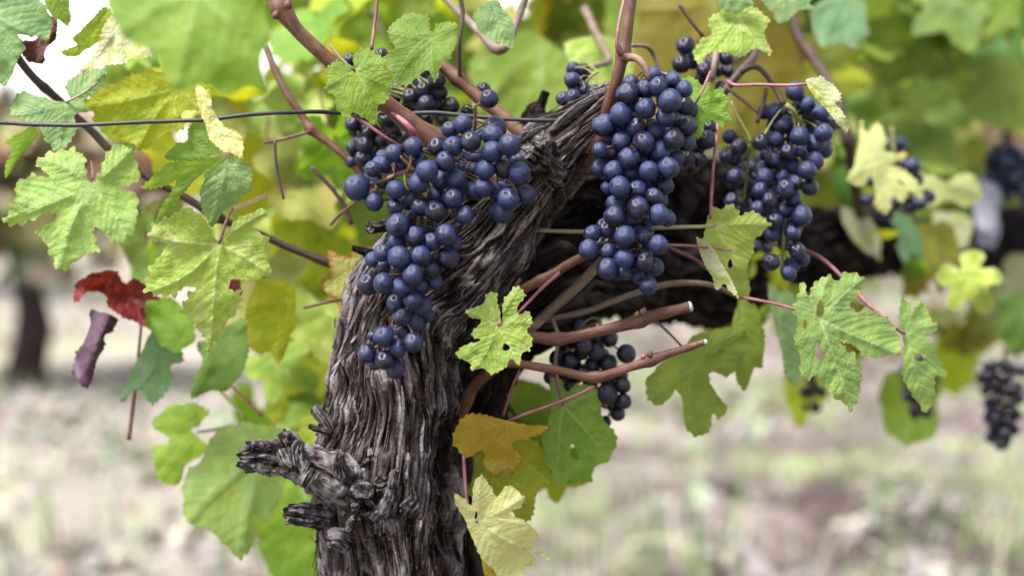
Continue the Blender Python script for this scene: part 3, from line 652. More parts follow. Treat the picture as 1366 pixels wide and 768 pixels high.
def cane(path, mat=CANE, bumps=(), parent=None, name='cane', wob=0.0006, sides=14, seed=1):
    d = tube_data(path, sides=sides, bumps=bumps, wob=wob, seed=seed)
    V, Fc, U = join_tubes([d]); return link(name, mesh_np(name, V - VO, Fc, U), mat, parent or vine), d[4]
def cap_end(o, info, f=0.97):
    C, r, T = info; n = 18; th = np.linspace(0, 2 * np.pi, n, endpoint=False); t = T[-1]; a = np.cross(t, [0, 0, 1.]); a /= np.linalg.norm(a); b = np.cross(t, a)
    V = [C[-1] + t * 0.0016]; 
    for q, z in ((0.55, .0013), (1.0, .0006), (1.02, -.0004)): V += [C[-1] + t * z + r[-1] * f * q * (math.cos(x) * a + math.sin(x) * b) * (1 + .05 * math.sin(4 * x)) for x in th]
    V = np.array(V); j = np.arange(n); j2 = (j + 1) % n
    Q = np.vstack([np.stack([1 + k * n + j, 1 + k * n + j2, 1 + (k + 1) * n + j2, 1 + (k + 1) * n + j], 1) for k in range(2)])
    link('cut_end', mesh_np('cut_end', V - VO, [Q, np.stack([0 * j, 1 + j2, 1 + j], 1)]), CUT, o)
def bud(px, py, d, r, o, mat=CANE):
    V, Fc, U = join_tubes([tube_data([(px, py + r, d, r * .9), (px, py, d - .001, r), (px + r * .4, py - r * 1.1, d - .001, r * .35)], sides=8, seg=7)])
    link('bud', mesh_np('bud', V - VO, Fc, U), mat, o)

# thick cane from the top left down into the arm
c, inf = cane([(335, -40, .95, 9), (358, -8, .95, 9.5), (378, 16, .95, 12), (402, 46, .95, 10), (450, 88, .955, 10.5), (500, 127, .96, 12), (545, 163, .965, 13.5), (582, 190, .97, 15), (620, 222, .985, 18), (660, 262, 1.0, 20)], bumps=[(372, 12, .35, 9), (582, 188, .25, 10)])
bud(384, 6, .94, 6, c); bud(368, 20, .94, 5, c)
cane([(570, -20, 1.13, 4), (600, 5, 1.12, 5), (640, 42, 1.1, 6), (668, 66, 1.09, 8), (690, 28, 1.1, 5), (705, -20, 1.1, 5)], CANE_G)
cane([(560, 62, 1.04, 6), (597, 93, 1.035, 8), (640, 130, 1.03, 8.5), (690, 172, 1.02, 9), (722, 198, 1.01, 10), (750, 220, 1.0, 10)], bumps=[(610, 104, .3, 9)], seed=3)
cane([(612, -10, 1.02, 3), (617, 20, 1.02, 3), (613, 60, 1.02, 2.8), (614, 105, 1.03, 3.2)], CANE_D)
c, inf = cane([(850, -40, .965, 8), (841, 5, .965, 7.5), (833, 68, .965, 8.5), (823, 105, .968, 8), (813, 140, .975, 9), (808, 170, .985, 12)], CANE, bumps=[(832, 74, .3, 8)], seed=5)
cane([(832, 76, .962, 6), (848, 78, .955, 5), (860, 90, .95, 4.5), (866, 108, .95, 3.5)], STALK_R, parent=c, name='peduncle')
bud(826, 66, .957, 4, c)
cane([(822, 160, .985, 9), (805, 178, .98, 9), (790, 196, .985, 10), (780, 222, 1.0, 13)], CANE, seed=6, bumps=[(788, 190, .25, 6)])
cane([(22, 74, 1.0, 6), (45, 104, 1.01, 5.5), (80, 136, 1.025, 5.5), (115, 168, 1.03, 5.5), (150, 204, 1.035, 5.5), (190, 232, 1.04, 5), (240, 259, 1.045, 5.5), (290, 290, 1.05, 6), (350, 315, 1.06, 5.5), (430, 348, 1.07, 6), (500, 380, 1.08, 7)], CANE_D, seed=7, bumps=[(60, 118, .25, 6), (290, 290, .5, 8)])
cane([(352, 60, 1.06, 4), (380, 122, 1.055, 5), (400, 150, 1.055, 5), (414, 172, 1.055, 6), (445, 196, 1.055, 5.5), (476, 224, 1.055, 6), (510, 260, 1.06, 7)], CANE, seed=8, bumps=[(414, 172, .4, 7)])
cane([(352, 190, 1.04, 2), (380, 186, 1.045, 2), (414, 176, 1.05, 2.4)], REDP); cane([(366, 186, 1.04, 2), (369, 225, 1.04, 1.8), (379, 266, 1.04, 1.5)], CANE_D)
cane([(405, 410, 1.05, 2), (430, 405, 1.05, 2), (458, 400, 1.06, 2)], REDP)
cane([(500, 252, 1.0, 1.8), (478, 268, 1.01, 1.8), (455, 285, 1.03, 2.2), (442, 300, 1.04, 2)], REDP); cane([(415, 222, 1.08, 2.5), (455, 268, 1.08, 3), (470, 300, 1.08, 3)], CANE_D)
# pruned canes at the lower right
c, inf = cane([(630, 462, 1.02, 9), (680, 452, 1.0, 8), (710, 450, .985, 7.5), (742, 452, .975, 8), (790, 444, .97, 7.5), (850, 428, .962, 8.5), (885, 417, .958, 8), (921, 408, .953, 7)], bumps=[(745, 455, .28, 8), (855, 426, .35, 9)], seed=9)
cap_end(c, inf); bud(850, 419, .95, 4, c); bud(858, 415, .95, 5, c)
c, inf = cane([(640, 505, 1.02, 8), (665, 488, 1.0, 6), (690, 485, .99, 6), (740, 493, .98, 6), (792, 503, .975, 7), (840, 490, .965, 6), (868, 480, .963, 7), (900, 469, .96, 5.5), (941, 457, .955, 4.5)], bumps=[(792, 503, .35, 8), (868, 480, .3, 7)], seed=10)
cap_end(c, inf); bud(867, 472, .953, 4, c); bud(858, 475, .953, 3, c, PINK)
cane([(676, 482, 1.0, 6), (650, 500, 1.01, 7), (630, 518, 1.02, 8), (612, 560, 1.03, 9)], CANE, seed=11)
cane([(640, 430, 1.01, 7), (695, 388, .995, 7), (730, 370, .99, 7), (760, 352, .985, 6), (790, 335, .985, 6), (815, 318, .99, 5)], CANE, seed=12, bumps=[(722, 374, .3, 6)])
cane([(690, 455, 1.03, 7), (718, 428, 1.025, 7), (770, 382, 1.02, 7), (800, 350, 1.02, 6), (830, 318, 1.02, 5)], CANE_G, seed=13)
cane([(715, 430, 1.04, 3), (740, 424, 1.04, 4), (790, 413, 1.04, 4.2), (850, 390, 1.04, 4.2), (900, 378, 1.04, 4), (950, 380, 1.04, 3.5), (985, 396, 1.04, 3)], CANE_G, seed=14)
cane([(735, 425, 1.03, 3), (745, 450, 1.03, 3), (742, 475, 1.03, 2.5), (740, 500, 1.03, 2.5)], CANE_G, seed=15)
cane([(640, 402, 1.0, 3), (672, 408, .985, 3), (690, 380, .98, 3), (695, 372, .98, 2.6)], CANE_D, seed=16)
# thin stems around the right bunches
cane([(905, 5, 1.03, 2.4), (922, 30, 1.03, 2.4), (938, 50, 1.03, 2.6)], CANE_D)
cane([(958, 60, 1.06, 5), (953, 85, 1.05, 4.5), (950, 108, 1.05, 4)], CANE_G)
cane([(945, 160, 1.05, 6), (965, 125, 1.05, 6), (985, 100, 1.05, 6), (1004, 78, 1.06, 6), (1015, 50, 1.08, 5)], CANE_D, seed=18)
cane([(985, 97, 1.05, 4), (1008, 90, 1.045, 3.5), (1030, 112, 1.04, 3.5), (1046, 140, 1.035, 4)], CANE_D)
cane([(1022, 118, 1.04, 3), (1018, 140, 1.04, 2.5), (1010, 165, 1.04, 2.5)], CANE_D)
cane([(1050, -20, 1.4, 5), (1062, 40, 1.38, 7), (1088, 82, 1.36, 7), (1112, 120, 1.34, 6), (1130, 180, 1.32, 7), (1138, 230, 1.35, 7), (1150, 300, 1.45, 9)], CANE_D, seed=19, bumps=[(1130, 185, .6, 9)])
cane([(1330, -20, 1.9, 8), (1345, 60, 1.9, 8), (1350, 130, 1.9, 7), (1340, 190, 1.85, 6)], CANE_D, seed=20)
cane([(1230, 440, 1.75, 5), (1290, 438, 1.8, 5), (1380, 432, 1.9, 5)], CANE_D, seed=21)
cane([(780, 12, 1.25, 6), (800, 55, 1.2, 5), (812, 80, 1.15, 5), (790, 90, 1.12, 4), (770, 110, 1.06, 2.5)], CANE_G, seed=22)
cane([(842, 62, 1.02, 2.5), (862, 62, 1.04, 3), (872, 75, 1.05, 3), (880, 98, 1.05, 2.5)], CANE_G, seed=23)
cane([(1010, 62, 1.3, 6), (960, 96, 1.28, 5), (935, 120, 1.28, 5)], CANE_D, seed=24)

# trellis wire
wp = [(-60, 158), (0, 163), (70, 168), (150, 165), (220, 162), (290, 158), (345, 151), (400, 149), (460, 151), (520, 151), (580, 151), (640, 156), (700, 160), (760, 161), (790, 163)]
wd = [.93, .935, .94, .94, .945, .95, .955, .965, .98, .985, .985, .985, .985, .99]
W = [(x, y, d, 2.9) for (x, y), d in zip(wp, wd)]
V, Fc, U = join_tubes([tube_data(W, sides=10, wob=0.0007, seed=5)])
e = link('trellis_wire', mesh_np('trellis_wire', V - np.array(P(0, 163, .93)), Fc, U), WIRE, None, P(0, 163, .93))
tag(e, 'thin black trellis wire running level behind the upper bunches', 'wire')
# pale shed bark hanging from the far arm
V, Q, U, H = bark_sweep([(1308, 248, 1.66, 8), (1316, 262, 1.64, 14), (1314, 285, 1.63, 12), (1318, 305, 1.62, 10), (1312, 330, 1.62, 4)], 80, 40, 91, amp=.8)
link('shed_bark', mesh_np('shed_bark', V - VO, Q, U, {'h': H + .7}), simple('bleached_bark', (0.13, 0.13, 0.165), .8, .3, 120), vine)
# ------------------------------------------------------------------ leaves
def in_poly(x, y, poly):
    c = np.zeros(len(x), bool); n = len(poly)
    for i in range(n):
        x1, y1 = poly[i]; x2, y2 = poly[(i + 1) % n]
        if y1 == y2: continue
        c ^= ((y1 > y) != (y2 > y)) & (x < (x2 - x1) * (y - y1) / (y2 - y1) + x1)
    return c
def seg_dist(X, A, B):
    """X (n,2), segments A,B (m,2) -> dist (n,m), t (n,m)"""
    d = B - A; t = ((X[:, None] - A[None]) * d[None]).sum(2) / ((d ** 2).sum(1)[None] + 1e-9); t = t.clip(0, 1)
    q = A[None] + t[..., None] * d[None]
    return np.linalg.norm(X[:, None] - q, axis=2), t
def leaf_core(out, jn, holes=(), step=3.0, tooth=9.0, tamp=2.8, seed=0, ntips=5):
    """2-D mesh of a vine leaf: returns pts, tris, uv, attrs"""
    g = np.random.default_rng(seed)
    out = np.asarray(out, float); jn = np.asarray(jn, float)
    closed = np.vstack([out, out[:1]])
    Q = np.vstack([out[-1:], closed, out[1:2]]); sm = []
    for i in range(1, len(Q) - 2):
        p0, p1, p2, p3 = Q[i - 1], Q[i], Q[i + 1], Q[i + 2]; t = np.linspace(0, 1, 14, endpoint=False)[:, None]
        sm.append(0.5 * ((2 * p1) + (-p0 + p2) * t * 0.8 + (2 * p0 - 5 * p1 + 4 * p2 - p3) * t ** 2 + (-p0 + 3 * p1 - 3 * p2 + p3) * t ** 3 + 0.2 * (p2 - p1) * 2 * t * 0))
    sm = np.vstack(sm); s = np.concatenate([[0], np.cumsum(np.linalg.norm(np.diff(np.vstack([sm, sm[:1]]), axis=0), axis=1))])
    L = s[-1]; n = max(30, int(L / (step * 0.62))); u = np.linspace(0, L, n, endpoint=False); cl = np.vstack([sm, sm[:1]])
    O = np.stack([np.interp(u, s, cl[:, 0]), np.interp(u, s, cl[:, 1])], 1)
    area = 0.5 * np.sum(O[:, 0] * np.roll(O[:, 1], -1) - np.roll(O[:, 0], -1) * O[:, 1])
    if area < 0: O = O[::-1]
    T = np.roll(O, -1, 0) - np.roll(O, 1, 0); T /= np.linalg.norm(T, axis=1)[:, None] + 1e-9; Nn = np.stack([T[:, 1], -T[:, 0]], 1)
    ph = np.cumsum(1 + 0.45 * noise2(u / (tooth * 1.7), 0.5, seed)) * (L / n) / tooth
    fr = ph % 1.0; tri = np.where(fr < 0.68, fr / 0.68, (1 - fr) / 0.32)
    curv = np.cross(np.roll(T, 3, 0), np.roll(T, -3, 0)); conv = np.clip(0.65 + curv * 1.5, 0.15, 1.1)
    dj = np.linalg.norm(O - jn, axis=1); near = np.clip(dj / (np.percentile(dj, 60) * 0.5), 0.1, 1)
    am = tamp * conv * near * (0.75 + 0.5 * noise2(u / (tooth * 3), 4.5, seed))
    O = O + Nn * ((tri - 0.45) * am)[:, None]
    # vertices
    lo, hi = O.min(0), O.max(0)
    gx = np.arange(lo[0], hi[0], step); gy = np.arange(lo[1], hi[1], step * 0.87)
    X, Y = np.meshgrid(gx, gy); X = X + (np.arange(len(gy)) % 2)[:, None] * step / 2
    G = np.stack([X.ravel(), Y.ravel()], 1) + g.normal(0, step * 0.06, (X.size, 2))
    G = G[in_poly(G[:, 0], G[:, 1], O)]
    do, _ = nearest(G, O); G = G[do > step * 0.5]
    hp = []
    for (hx, hy, ra, rb, an) in holes:
        k = max(8, int(6.28 * max(ra, rb) / (step * .6))); th = np.linspace(0, 2 * np.pi, k, endpoint=False)
        w = 1 + 0.12 * np.sin(3 * th + hx); x = ra * np.cos(th) * w; y = rb * np.sin(th) * w; c, s_ = math.cos(an), math.sin(an)
        hp.append(np.stack([hx + x * c - y * s_, hy + x * s_ + y * c], 1))
    for h in hp:
        G = G[~in_poly(G[:, 0], G[:, 1], h)]
        if len(G): G = G[nearest(G, h)[0] > step * 0.4]
    pts = [Vector(p) for p in O]; edges = [(i, (i + 1) % len(O)) for i in range(len(O))]
    for h in hp:
        b = len(pts); pts += [Vector(p) for p in h]; edges += [(b + i, b + (i + 1) % len(h)) for i in range(len(h))]
    pts += [Vector(p) for p in G]
    vs, _, fs, *_r = delaunay_2d_cdt(pts, edges, [], 0, 1e-4)
    V = np.array([tuple(v) for v in vs]); Fs = np.array([f for f in fs if len(f) == 3], int)
    c = V[Fs].mean(1); ok = in_poly(c[:, 0], c[:, 1], O)
    for h in hp: ok &= ~in_poly(c[:, 0], c[:, 1], h)
    Fs = Fs[ok]
    # veins: five main ones to the lobe tips
    d = np.linalg.norm(O - jn, axis=1); an = np.arctan2(O[:, 1] - jn[1], O[:, 0] - jn[0]); tips = []
    for k in np.argsort(-d):
        if all(abs((an[k] - an[m] + np.pi) % (2 * np.pi) - np.pi) > 0.62 for m in tips):
            w = np.abs((an - an[k] + np.pi) % (2 * np.pi) - np.pi) < 0.18
            if d[k] >= d[w].max() * 0.97 and d[k] > d.max() * 0.3: tips.append(k)
        if len(tips) >= ntips: break
    A1 = []; B1 = []; A2 = []; B2 = []
    for k in tips:
        tip = jn + (O[k] - jn) * 0.97; bend = g.normal(0, 0.05) * np.array([-(tip - jn)[1], (tip - jn)[0]])
        pv = [jn + (tip - jn) * t + bend * math.sin(math.pi * t) for t in np.linspace(0, 1, 6)]
        A1 += pv[:-1]; B1 += pv[1:]
        D = tip - jn; LL = np.linalg.norm(D); a0 = math.atan2(D[1], D[0])
        for t in np.arange(0.14, 0.95, 0.13):
            for sg in (-1, 1):
                tt = t + (0.04 if sg > 0 else 0) + g.normal(0, .01); p = jn + D * tt + bend * math.sin(math.pi * tt); a = a0 + sg * (0.80 + g.normal(0, .06)); ln = LL * (0.62 - 0.45 * tt) * (1.0 + g.normal(0, .08))
                m = p + 0.5 * ln * np.array([math.cos(a), math.sin(a)]); q = m + 0.5 * ln * np.array([math.cos(a - sg * .22), math.sin(a - sg * .22)])
                A2 += [p, m]; B2 += [m, q]
    A1, B1, A2, B2 = map(np.array, (A1, B1, A2, B2))
    size = np.percentile(d, 80)
    d1, t1 = seg_dist(V, A1, B1); rj = np.linalg.norm(V - jn, axis=1)
    v1 = d1.min(1) / (size * 0.016 * (1.25 - 0.8 * np.clip(rj / (d.max() + 1e-6), 0, 1)))
    v2 = np.concatenate([seg_dist(V[i:i + 2000], A2, B2)[0].min(1) for i in range(0, len(V), 2000)]) / (size * 0.009)
    ed = nearest(V, np.vstack([O] + hp))[0] / size * 100
    return V, Fs, (V - jn) / size, {'v1': v1, 'v2': v2, 'edge': ed}, size, d1.min(1) / size, rj / size
def nearest(X, O):
    r = []
    for i in range(0, len(X), 1500): r.append(np.linalg.norm(X[i:i + 1500, None] - O[None], axis=2).min(1))
    return (np.concatenate(r) if r else np.zeros(0)), None

NLEAF = [0]
def leaf(label, out, jn, d, mat, tilt=(0, 0), cup=0.15, rip=0.08, holes=(), step=None, tooth=None, tamp=None, pet=None, petmat=None, ntips=5, fold=0.0, foldang=None, group='leaves of the front vine', flip=False, seed=None):
    NLEAF[0] += 1; sd = seed or NLEAF[0] * 13
    o = np.asarray(out, float); ext = (o.max(0) - o.min(0)).mean()
    blur = abs(d - .955) / d * 1897 / 2.4 * .05 / .955 / 1.0 * 50 / 50
    step = step or (2.6 if abs(d - .96) < .09 else 4.5); tooth = tooth or ext * 0.085; tamp = tamp or ext * 0.040
    V, Fs, uv, at, size, vd, rj = leaf_core(out, jn, holes, step, tooth, tamp, sd, ntips)
    jn = np.asarray(jn, float); k = d / F; sz = size * k
    x = (V[:, 0] - jn[0]) * k; y = (V[:, 1] - jn[1]) * k
    z = tilt[0] * x - tilt[1] * y
    z += cup * sz * rj ** 2 * 0.6
    z += rip * sz * (noise2(uv[:, 0] * 1.6, uv[:, 1] * 1.6, sd) * 1.0 + 0.45 * noise2(uv[:, 0] * 4.2, uv[:, 1] * 4.2, sd + 1) * np.clip(rj, 0, 1))
    z -= 0.05 * sz * np.exp(-(vd / 0.055)) * np.clip(rj * 3, 0, 1)             # blade puckers up beside the main veins
    z += 0.010 * sz * noise2(uv[:, 0] * 12, uv[:, 1] * 12, sd + 3)
    if fold:
        a = foldang if foldang is not None else math.pi / 2; q = (-(V[:, 0] - jn[0]) * math.sin(a) + (V[:, 1] - jn[1]) * math.cos(a)) * k
        z += fold * np.abs(q)
    dep = d + z
    W = Pn(V[:, 0], V[:, 1], dep); org = np.array(P(jn[0], jn[1], d))
    e = empty('vine_leaf', org, label, 'leaf', group)
    me = mesh_np('blade', W - org, Fs, uv, at)
    # normals towards the camera
    a, b, c = W[Fs[0]]; nn = np.cross(b - a, c - a)
    if (np.dot(nn, CL - a) < 0) != flip: me.flip_normals()
    link('blade', me, LM[mat], e)
    if pet:
        pp = [(jn[0], jn[1], d + 0.0006, pet[0][3] * .9)] + [tuple(p) for p in pet]
        V, Fc, U = join_tubes([tube_data(pp, sides=8)])
        link('petiole', mesh_np('petiole', V - org, Fc, U), petmat or PINK, e)
    return e
TL = []
def template(seed, depth=0.68):
    """a free leaf in its own plane, junction at the origin, unit size 1"""
    g = np.random.default_rng(seed); pts = []
    ctrl = [(0, 1.0), (14, .84), (29, depth * g.uniform(.85, 1.1)), (44, .78), (57, .92 * g.uniform(.92, 1.05)), (72, .74), (86, depth * .88 * g.uniform(.85, 1.1)), (103, .66), (120, .72 * g.uniform(.9, 1.05)), (140, .62), (158, .52), (172, .2)]
    for sg in (1, -1):
        L = [(sg * a, r * (1 + g.normal(0, .04))) for a, r in (ctrl if sg > 0 else ctrl[:0:-1])]; pts += L
    out = [(100 * r * math.sin(R_(a)), 100 * r * math.cos(R_(a))) for a, r in pts]
    V, Fs, uv, at, size, vd, rj = leaf_core(out, (0, 0), (), 9.0, 11, 5.0, seed)
    z = (0.22 * g.uniform(-1, 1) * rj ** 2 + 0.14 * noise2(uv[:, 0] * 1.8, uv[:, 1] * 1.8, seed) - 0.05 * np.exp(-(vd / .05)) + 0.12 * np.abs(uv[:, 0]) * g.uniform(-1, 2)) * 100
    W = np.column_stack([V, z]) / 100.0
    return mesh_np('blade', W, Fs, uv, at)
TPL = [template(200 + i, 0.55 + 0.05 * i) for i in range(7)]
TPM = {}
def free_leaf(px, py, d, size_px, mat, label, group, ang=None, tilt=0.5, pet=True):
    """a leaf copy hanging at a pixel ray and real depth; the blade droops from its petiole"""
    key = (random.randrange(len(TPL)), mat)
    if key not in TPM:
        me = TPL[key[0]].copy(); me.materials.append(LM[mat]); TPM[key] = me
    e = empty('vine_leaf', P(px, py, d), label, 'leaf', group)
    s = size_px * d / F
    a = ang if ang is not None else random.gauss(math.pi, 0.9)
    # local: +Y tip, +Z normal to camera; rotate in view plane then tilt
    rot = CM.to_4x4() @ Matrix.Rotation(a, 4, 'Z') @ Matrix.Rotation(random.gauss(0, tilt), 4, 'X') @ Matrix.Rotation(random.gauss(0, tilt), 4, 'Y')
    e.rotation_euler = rot.to_euler(); e.scale = (s, s, s)
    link('blade', TPM[key], None, e)
    if pet: link('petiole', PETM, None, e)
    return e
_pv, _pf, _pu = None, None, None
def _pet_mesh():
    n = 9; C = np.stack([0.12 * np.sin(np.linspace(0, 1.6, n)), -np.linspace(0, 0.75, n), -0.45 * np.linspace(0, 1, n) ** 1.5], 1); th = np.linspace(0, 2 * np.pi, 6, endpoint=False)
    V = (C[:, None] + 0.018 * (np.cos(th)[None, :, None] * np.array([1, 0, 0]) + np.sin(th)[None, :, None] * np.array([0, 0.3, 1]))).reshape(-1, 3)
    i = np.arange(n - 1)[:, None] * 6; j = np.arange(6)[None]; j2 = (j + 1) % 6
    return mesh_np('petiole', V, np.stack([i + j, i + j2, i + 6 + j2, i + 6 + j], -1).reshape(-1, 4), np.zeros((len(V), 2)), mats=[REDP])
PETM = _pet_mesh()

# --- the leaves one can tell apart in the photograph
leaf('pale bluish green vine leaf cut by the top left corner of the photo', [(-70, -10), (-30, -50), (20, -40), (52, -2), (69, 25), (66, 55), (43, 50), (24, 46), (30, 58), (34, 66), (24, 80), (8, 113), (-14, 108), (-60, 90)], (-20, 10), .99, 'blue', tilt=(.3, .1), tamp=3)
leaf('small darker green leaf tip beside the pale corner leaf at the top', [(58, -14), (70, -40), (90, -15), (95, 20), (92, 36), (75, 26), (62, 12)], (76, -30), 1.03, 'green')
leaf('small green leaf with three teeth standing against the white sky', [(148, 12), (151, 35), (137, 51), (121, 64), (112, 68), (104, 75), (90, 76), (79, 69), (92, 64), (103, 60), (97, 51), (109, 39), (125, 23), (137, 10)], (114, 60), 1.02, 'green', tilt=(0, -.5))
leaf('pinkish cream withered leaf hanging left of the big blurred leaf', [(136, 40), (156, 15), (200, 28), (204, 72), (168, 84), (133, 90), (103, 99), (121, 74), (134, 56)], (160, 30), 1.0, 'cream', tilt=(.2, .3))
leaf('large soft green leaf close to the camera over the top left', [(138, -20), (160, -60), (210, -80), (290, -80), (340, -50), (364, -12), (354, 20), (362, 50), (348, 84), (357, 126), (328, 118), (297, 128), (266, 112), (234, 121), (220, 102), (203, 68), (166, 50), (150, 25)], (262, -12), .73, 'bright', tilt=(.1, .3), cup=.25, tamp=4, tooth=11)
leaf('broad yellow green leaf lying under the wire on the left', [(111, 138), (129, 121), (160, 108), (195, 94), (234, 100), (275, 110), (268, 145), (242, 152), (244, 172), (219, 180), (188, 201), (172, 191), (148, 186), (125, 164), (123, 147)], (236, 118), 1.0, 'yelgrn', tilt=(.2, -.1))
leaf('three lobed bluish leaf crossed by the wire at far left', [(138, 90), (139, 117), (112, 137), (122, 148), (99, 155), (101, 176), (78, 208), (62, 191), (51, 168), (31, 158), (14, 152), (18, 133), (29, 122), (55, 129), (74, 135), (94, 133), (88, 113), (102, 98)], (87, 137), 1.0, 'blue', tilt=(.2, .2), pet=[(110, 125, .99, 1.5), (130, 110, 1.0, 1.5)], petmat=PGREEN)
leaf('thin bright green leaf pointing down at the left edge below the wire', [(31, 175), (44, 168), (50, 178), (40, 195), (22, 215), (8, 238), (6, 222), (16, 198), (8, 188), (16, 182)], (40, 172), 1.02, 'bright')
leaf('big sage green leaf with deep lobes left of the trunk, brown spot near its stalk', [(47, 219), (59, 206), (94, 198), (113, 207), (115, 227), (120, 244), (133, 230), (140, 210), (150, 195), (176, 190), (184, 219), (187, 240), (174, 247), (160, 251), (184, 262), (184, 282), (172, 328), (148, 322), (128, 303), (124, 309), (131, 335), (117, 341), (103, 347), (78, 363), (68, 343), (60, 324), (49, 308), (76, 287), (59, 286), (27, 300), (5, 299), (13, 273), (22, 258), (20, 246), (44, 232), (66, 236), (60, 229)], (120, 249), .99, 'sage', tilt=(.25, .15), cup=.12, pet=[(124, 235, 1.0, 1.6), (122, 215, 1.01, 1.5)], petmat=REDP)
leaf('speckled lime leaf with notched edge above the red leaf', [(250, 276), (270, 288), (281, 304), (291, 322), (304, 306), (320, 289), (340, 282), (353, 278), (356, 289), (337, 302), (360, 324), (357, 347), (362, 364), (332, 376), (310, 372), (304, 385), (320, 390), (321, 410), (301, 433), (279, 467), (269, 449), (258, 429), (241, 414), (250, 394), (262, 384), (246, 382), (230, 395), (194, 388), (199, 359), (221, 326), (199, 316), (203, 300), (219, 292), (242, 281)], (292, 325), .965, 'lime', tilt=(.12, -.15), cup=.12, pet=[(296, 312, .97, 2.2), (303, 292, .985, 2), (310, 278, 1.0, 1.8)], petmat=REDP)
leaf('narrow folded green leaf with two blades above the lime leaf', [(188, 252), (203, 234), (223, 218), (266, 213), (304, 209), (292, 222), (262, 238), (242, 260), (222, 285), (209, 299), (212, 280), (228, 255), (236, 240), (213, 250)], (300, 211), .985, 'green', tilt=(.5, -.3), ntips=3)
leaf('smooth grey green leaf hanging between folded leaf and lime leaf', [(278, 215), (300, 208), (332, 218), (338, 248), (320, 268), (297, 283), (283, 303), (272, 287), (266, 258), (273, 235)], (300, 211), .99, 'blue', tilt=(.2, -.2))
leaf('small yellow leaf dangling over the wire on the left', [(262, 112), (280, 125), (286, 150), (298, 168), (321, 180), (325, 211), (303, 204), (281, 188), (270, 158), (262, 133)], (266, 116), .935, 'pale', tilt=(.1, .2), ntips=3)
leaf('dark green scalloped leaf under the yellow dangling leaf', [(219, 211), (234, 191), (250, 187), (254, 168), (274, 158), (282, 180), (297, 203), (270, 217), (242, 215)], (290, 206), 1.01, 'green')
leaf('crumpled red leaf hanging on the left side', [(100, 380), (118, 366), (137, 362), (156, 362), (168, 378), (182, 372), (214, 398), (194, 406), (192, 434), (172, 427), (145, 410), (138, 392), (118, 388), (99, 404)], (178, 400), 1.07, 'red', tilt=(.4, .5), rip=.8, tamp=4, cup=.7, fold=-.9, foldang=.4)
leaf('curled purple leaf hanging below the red leaf', [(121, 413), (137, 416), (157, 425), (152, 441), (139, 449), (139, 464), (129, 482), (117, 518), (97, 500), (100, 472), (113, 453), (121, 433)], (146, 420), 1.06, 'purple', tilt=(.6, .1), rip=.3, fold=.8, foldang=2.0)
leaf('dull red leaf scrap behind the lime leaf', [(300, 375), (318, 372), (324, 388), (318, 398), (305, 392)], (304, 376), 1.08, 'red', tamp=1)
leaf('dark red withered leaf near the upper left cane', [(28, 55), (50, 50), (62, 25), (76, 22), (76, 50), (60, 70), (58, 85), (40, 84), (30, 75)], (50, 60), 1.03, 'darkred', tilt=(.5, .3), rip=.4)
leaf('blurred teal green leaf with one hole, low on the left', [(204, 440), (222, 448), (236, 455), (246, 480), (227, 490), (229, 510), (205, 541), (182, 520), (160, 536), (174, 495), (190, 466)], (215, 445), 1.1, 'teal', tilt=(.3, .2), holes=[(189, 499, 4, 6, .6)])
leaf('dark green leaf hanging below the lime leaf tip', [(288, 436), (312, 430), (328, 424), (333, 460), (327, 490), (305, 520), (275, 524), (254, 531), (258, 505), (270, 480), (263, 458), (276, 450)], (285, 440), 1.1, 'deep', tilt=(.2, .3))
leaf('yellow green leaf behind the lime leaf tip and red leaf', [(190, 400), (225, 395), (255, 420), (262, 450), (240, 470), (215, 462), (200, 440), (182, 425)], (240, 455), 1.09, 'bright', tilt=(.3, .3))
leaf('green leaf with a wavy side and small notch, left of the stubs', [(222, 542), (252, 537), (280, 546), (268, 566), (254, 574), (267, 585), (281, 597), (268, 609), (248, 620), (237, 646), (212, 641), (202, 597), (226, 585), (203, 564)], (264, 576), 1.15, 'bright', tilt=(.2, .3), pet=[(285, 573, 1.16, 1.8), (310, 566, 1.17, 1.6)], petmat=CANE_D)
leaf('large soft green leaf with yellow tip behind the broken stub', [(290, 573), (322, 562), (350, 566), (384, 575), (390, 610), (377, 655), (361, 691), (342, 694), (341, 718), (322, 746), (298, 726), (279, 706), (248, 693), (243, 655), (250, 626), (269, 612)], (350, 600), 1.14, 'sage', tilt=(.2, .25), holes=[(305, 656, 4, 3, 0)], tamp=3)
leaf('hazy green leaf at the bottom behind the trunk foot', [(372, 640), (400, 635), (430, 650), (470, 700), (470, 800), (420, 800), (370, 775), (345, 735), (350, 690)], (400, 650), 1.22, 'bright', tilt=(.1, .2))
leaf('blurred green leaf right behind the trunk edge at mid height', [(375, 452), (410, 445), (470, 430), (490, 500), (480, 580), (440, 600), (400, 560), (360, 560), (352, 500)], (440, 470), 1.3, 'yelgrn', tilt=(.1, .3))
leaf('yellow leaf with brown edge just left of the stubby trunk', [(400, 560), (430, 548), (470, 540), (480, 600), (470, 640), (420, 640), (395, 610)], (440, 560), 1.1, 'yelgrn', tilt=(.3, .3))
leaf('brown edged yellow leaf beside the trunk top left', [(438, 334), (462, 340), (495, 330), (505, 390), (474, 420), (455, 428), (447, 402), (427, 378), (440, 358)], (470, 345), 1.07, 'yelbrown', tilt=(.4, .2))
leaf('hanging yellow leaf between the lime leaf and the trunk', [(342, 374), (370, 372), (392, 384), (396, 430), (386, 455), (372, 486), (358, 470), (334, 464), (327, 420)], (385, 400), 1.08, 'yelgrn', tilt=(.4, .1))
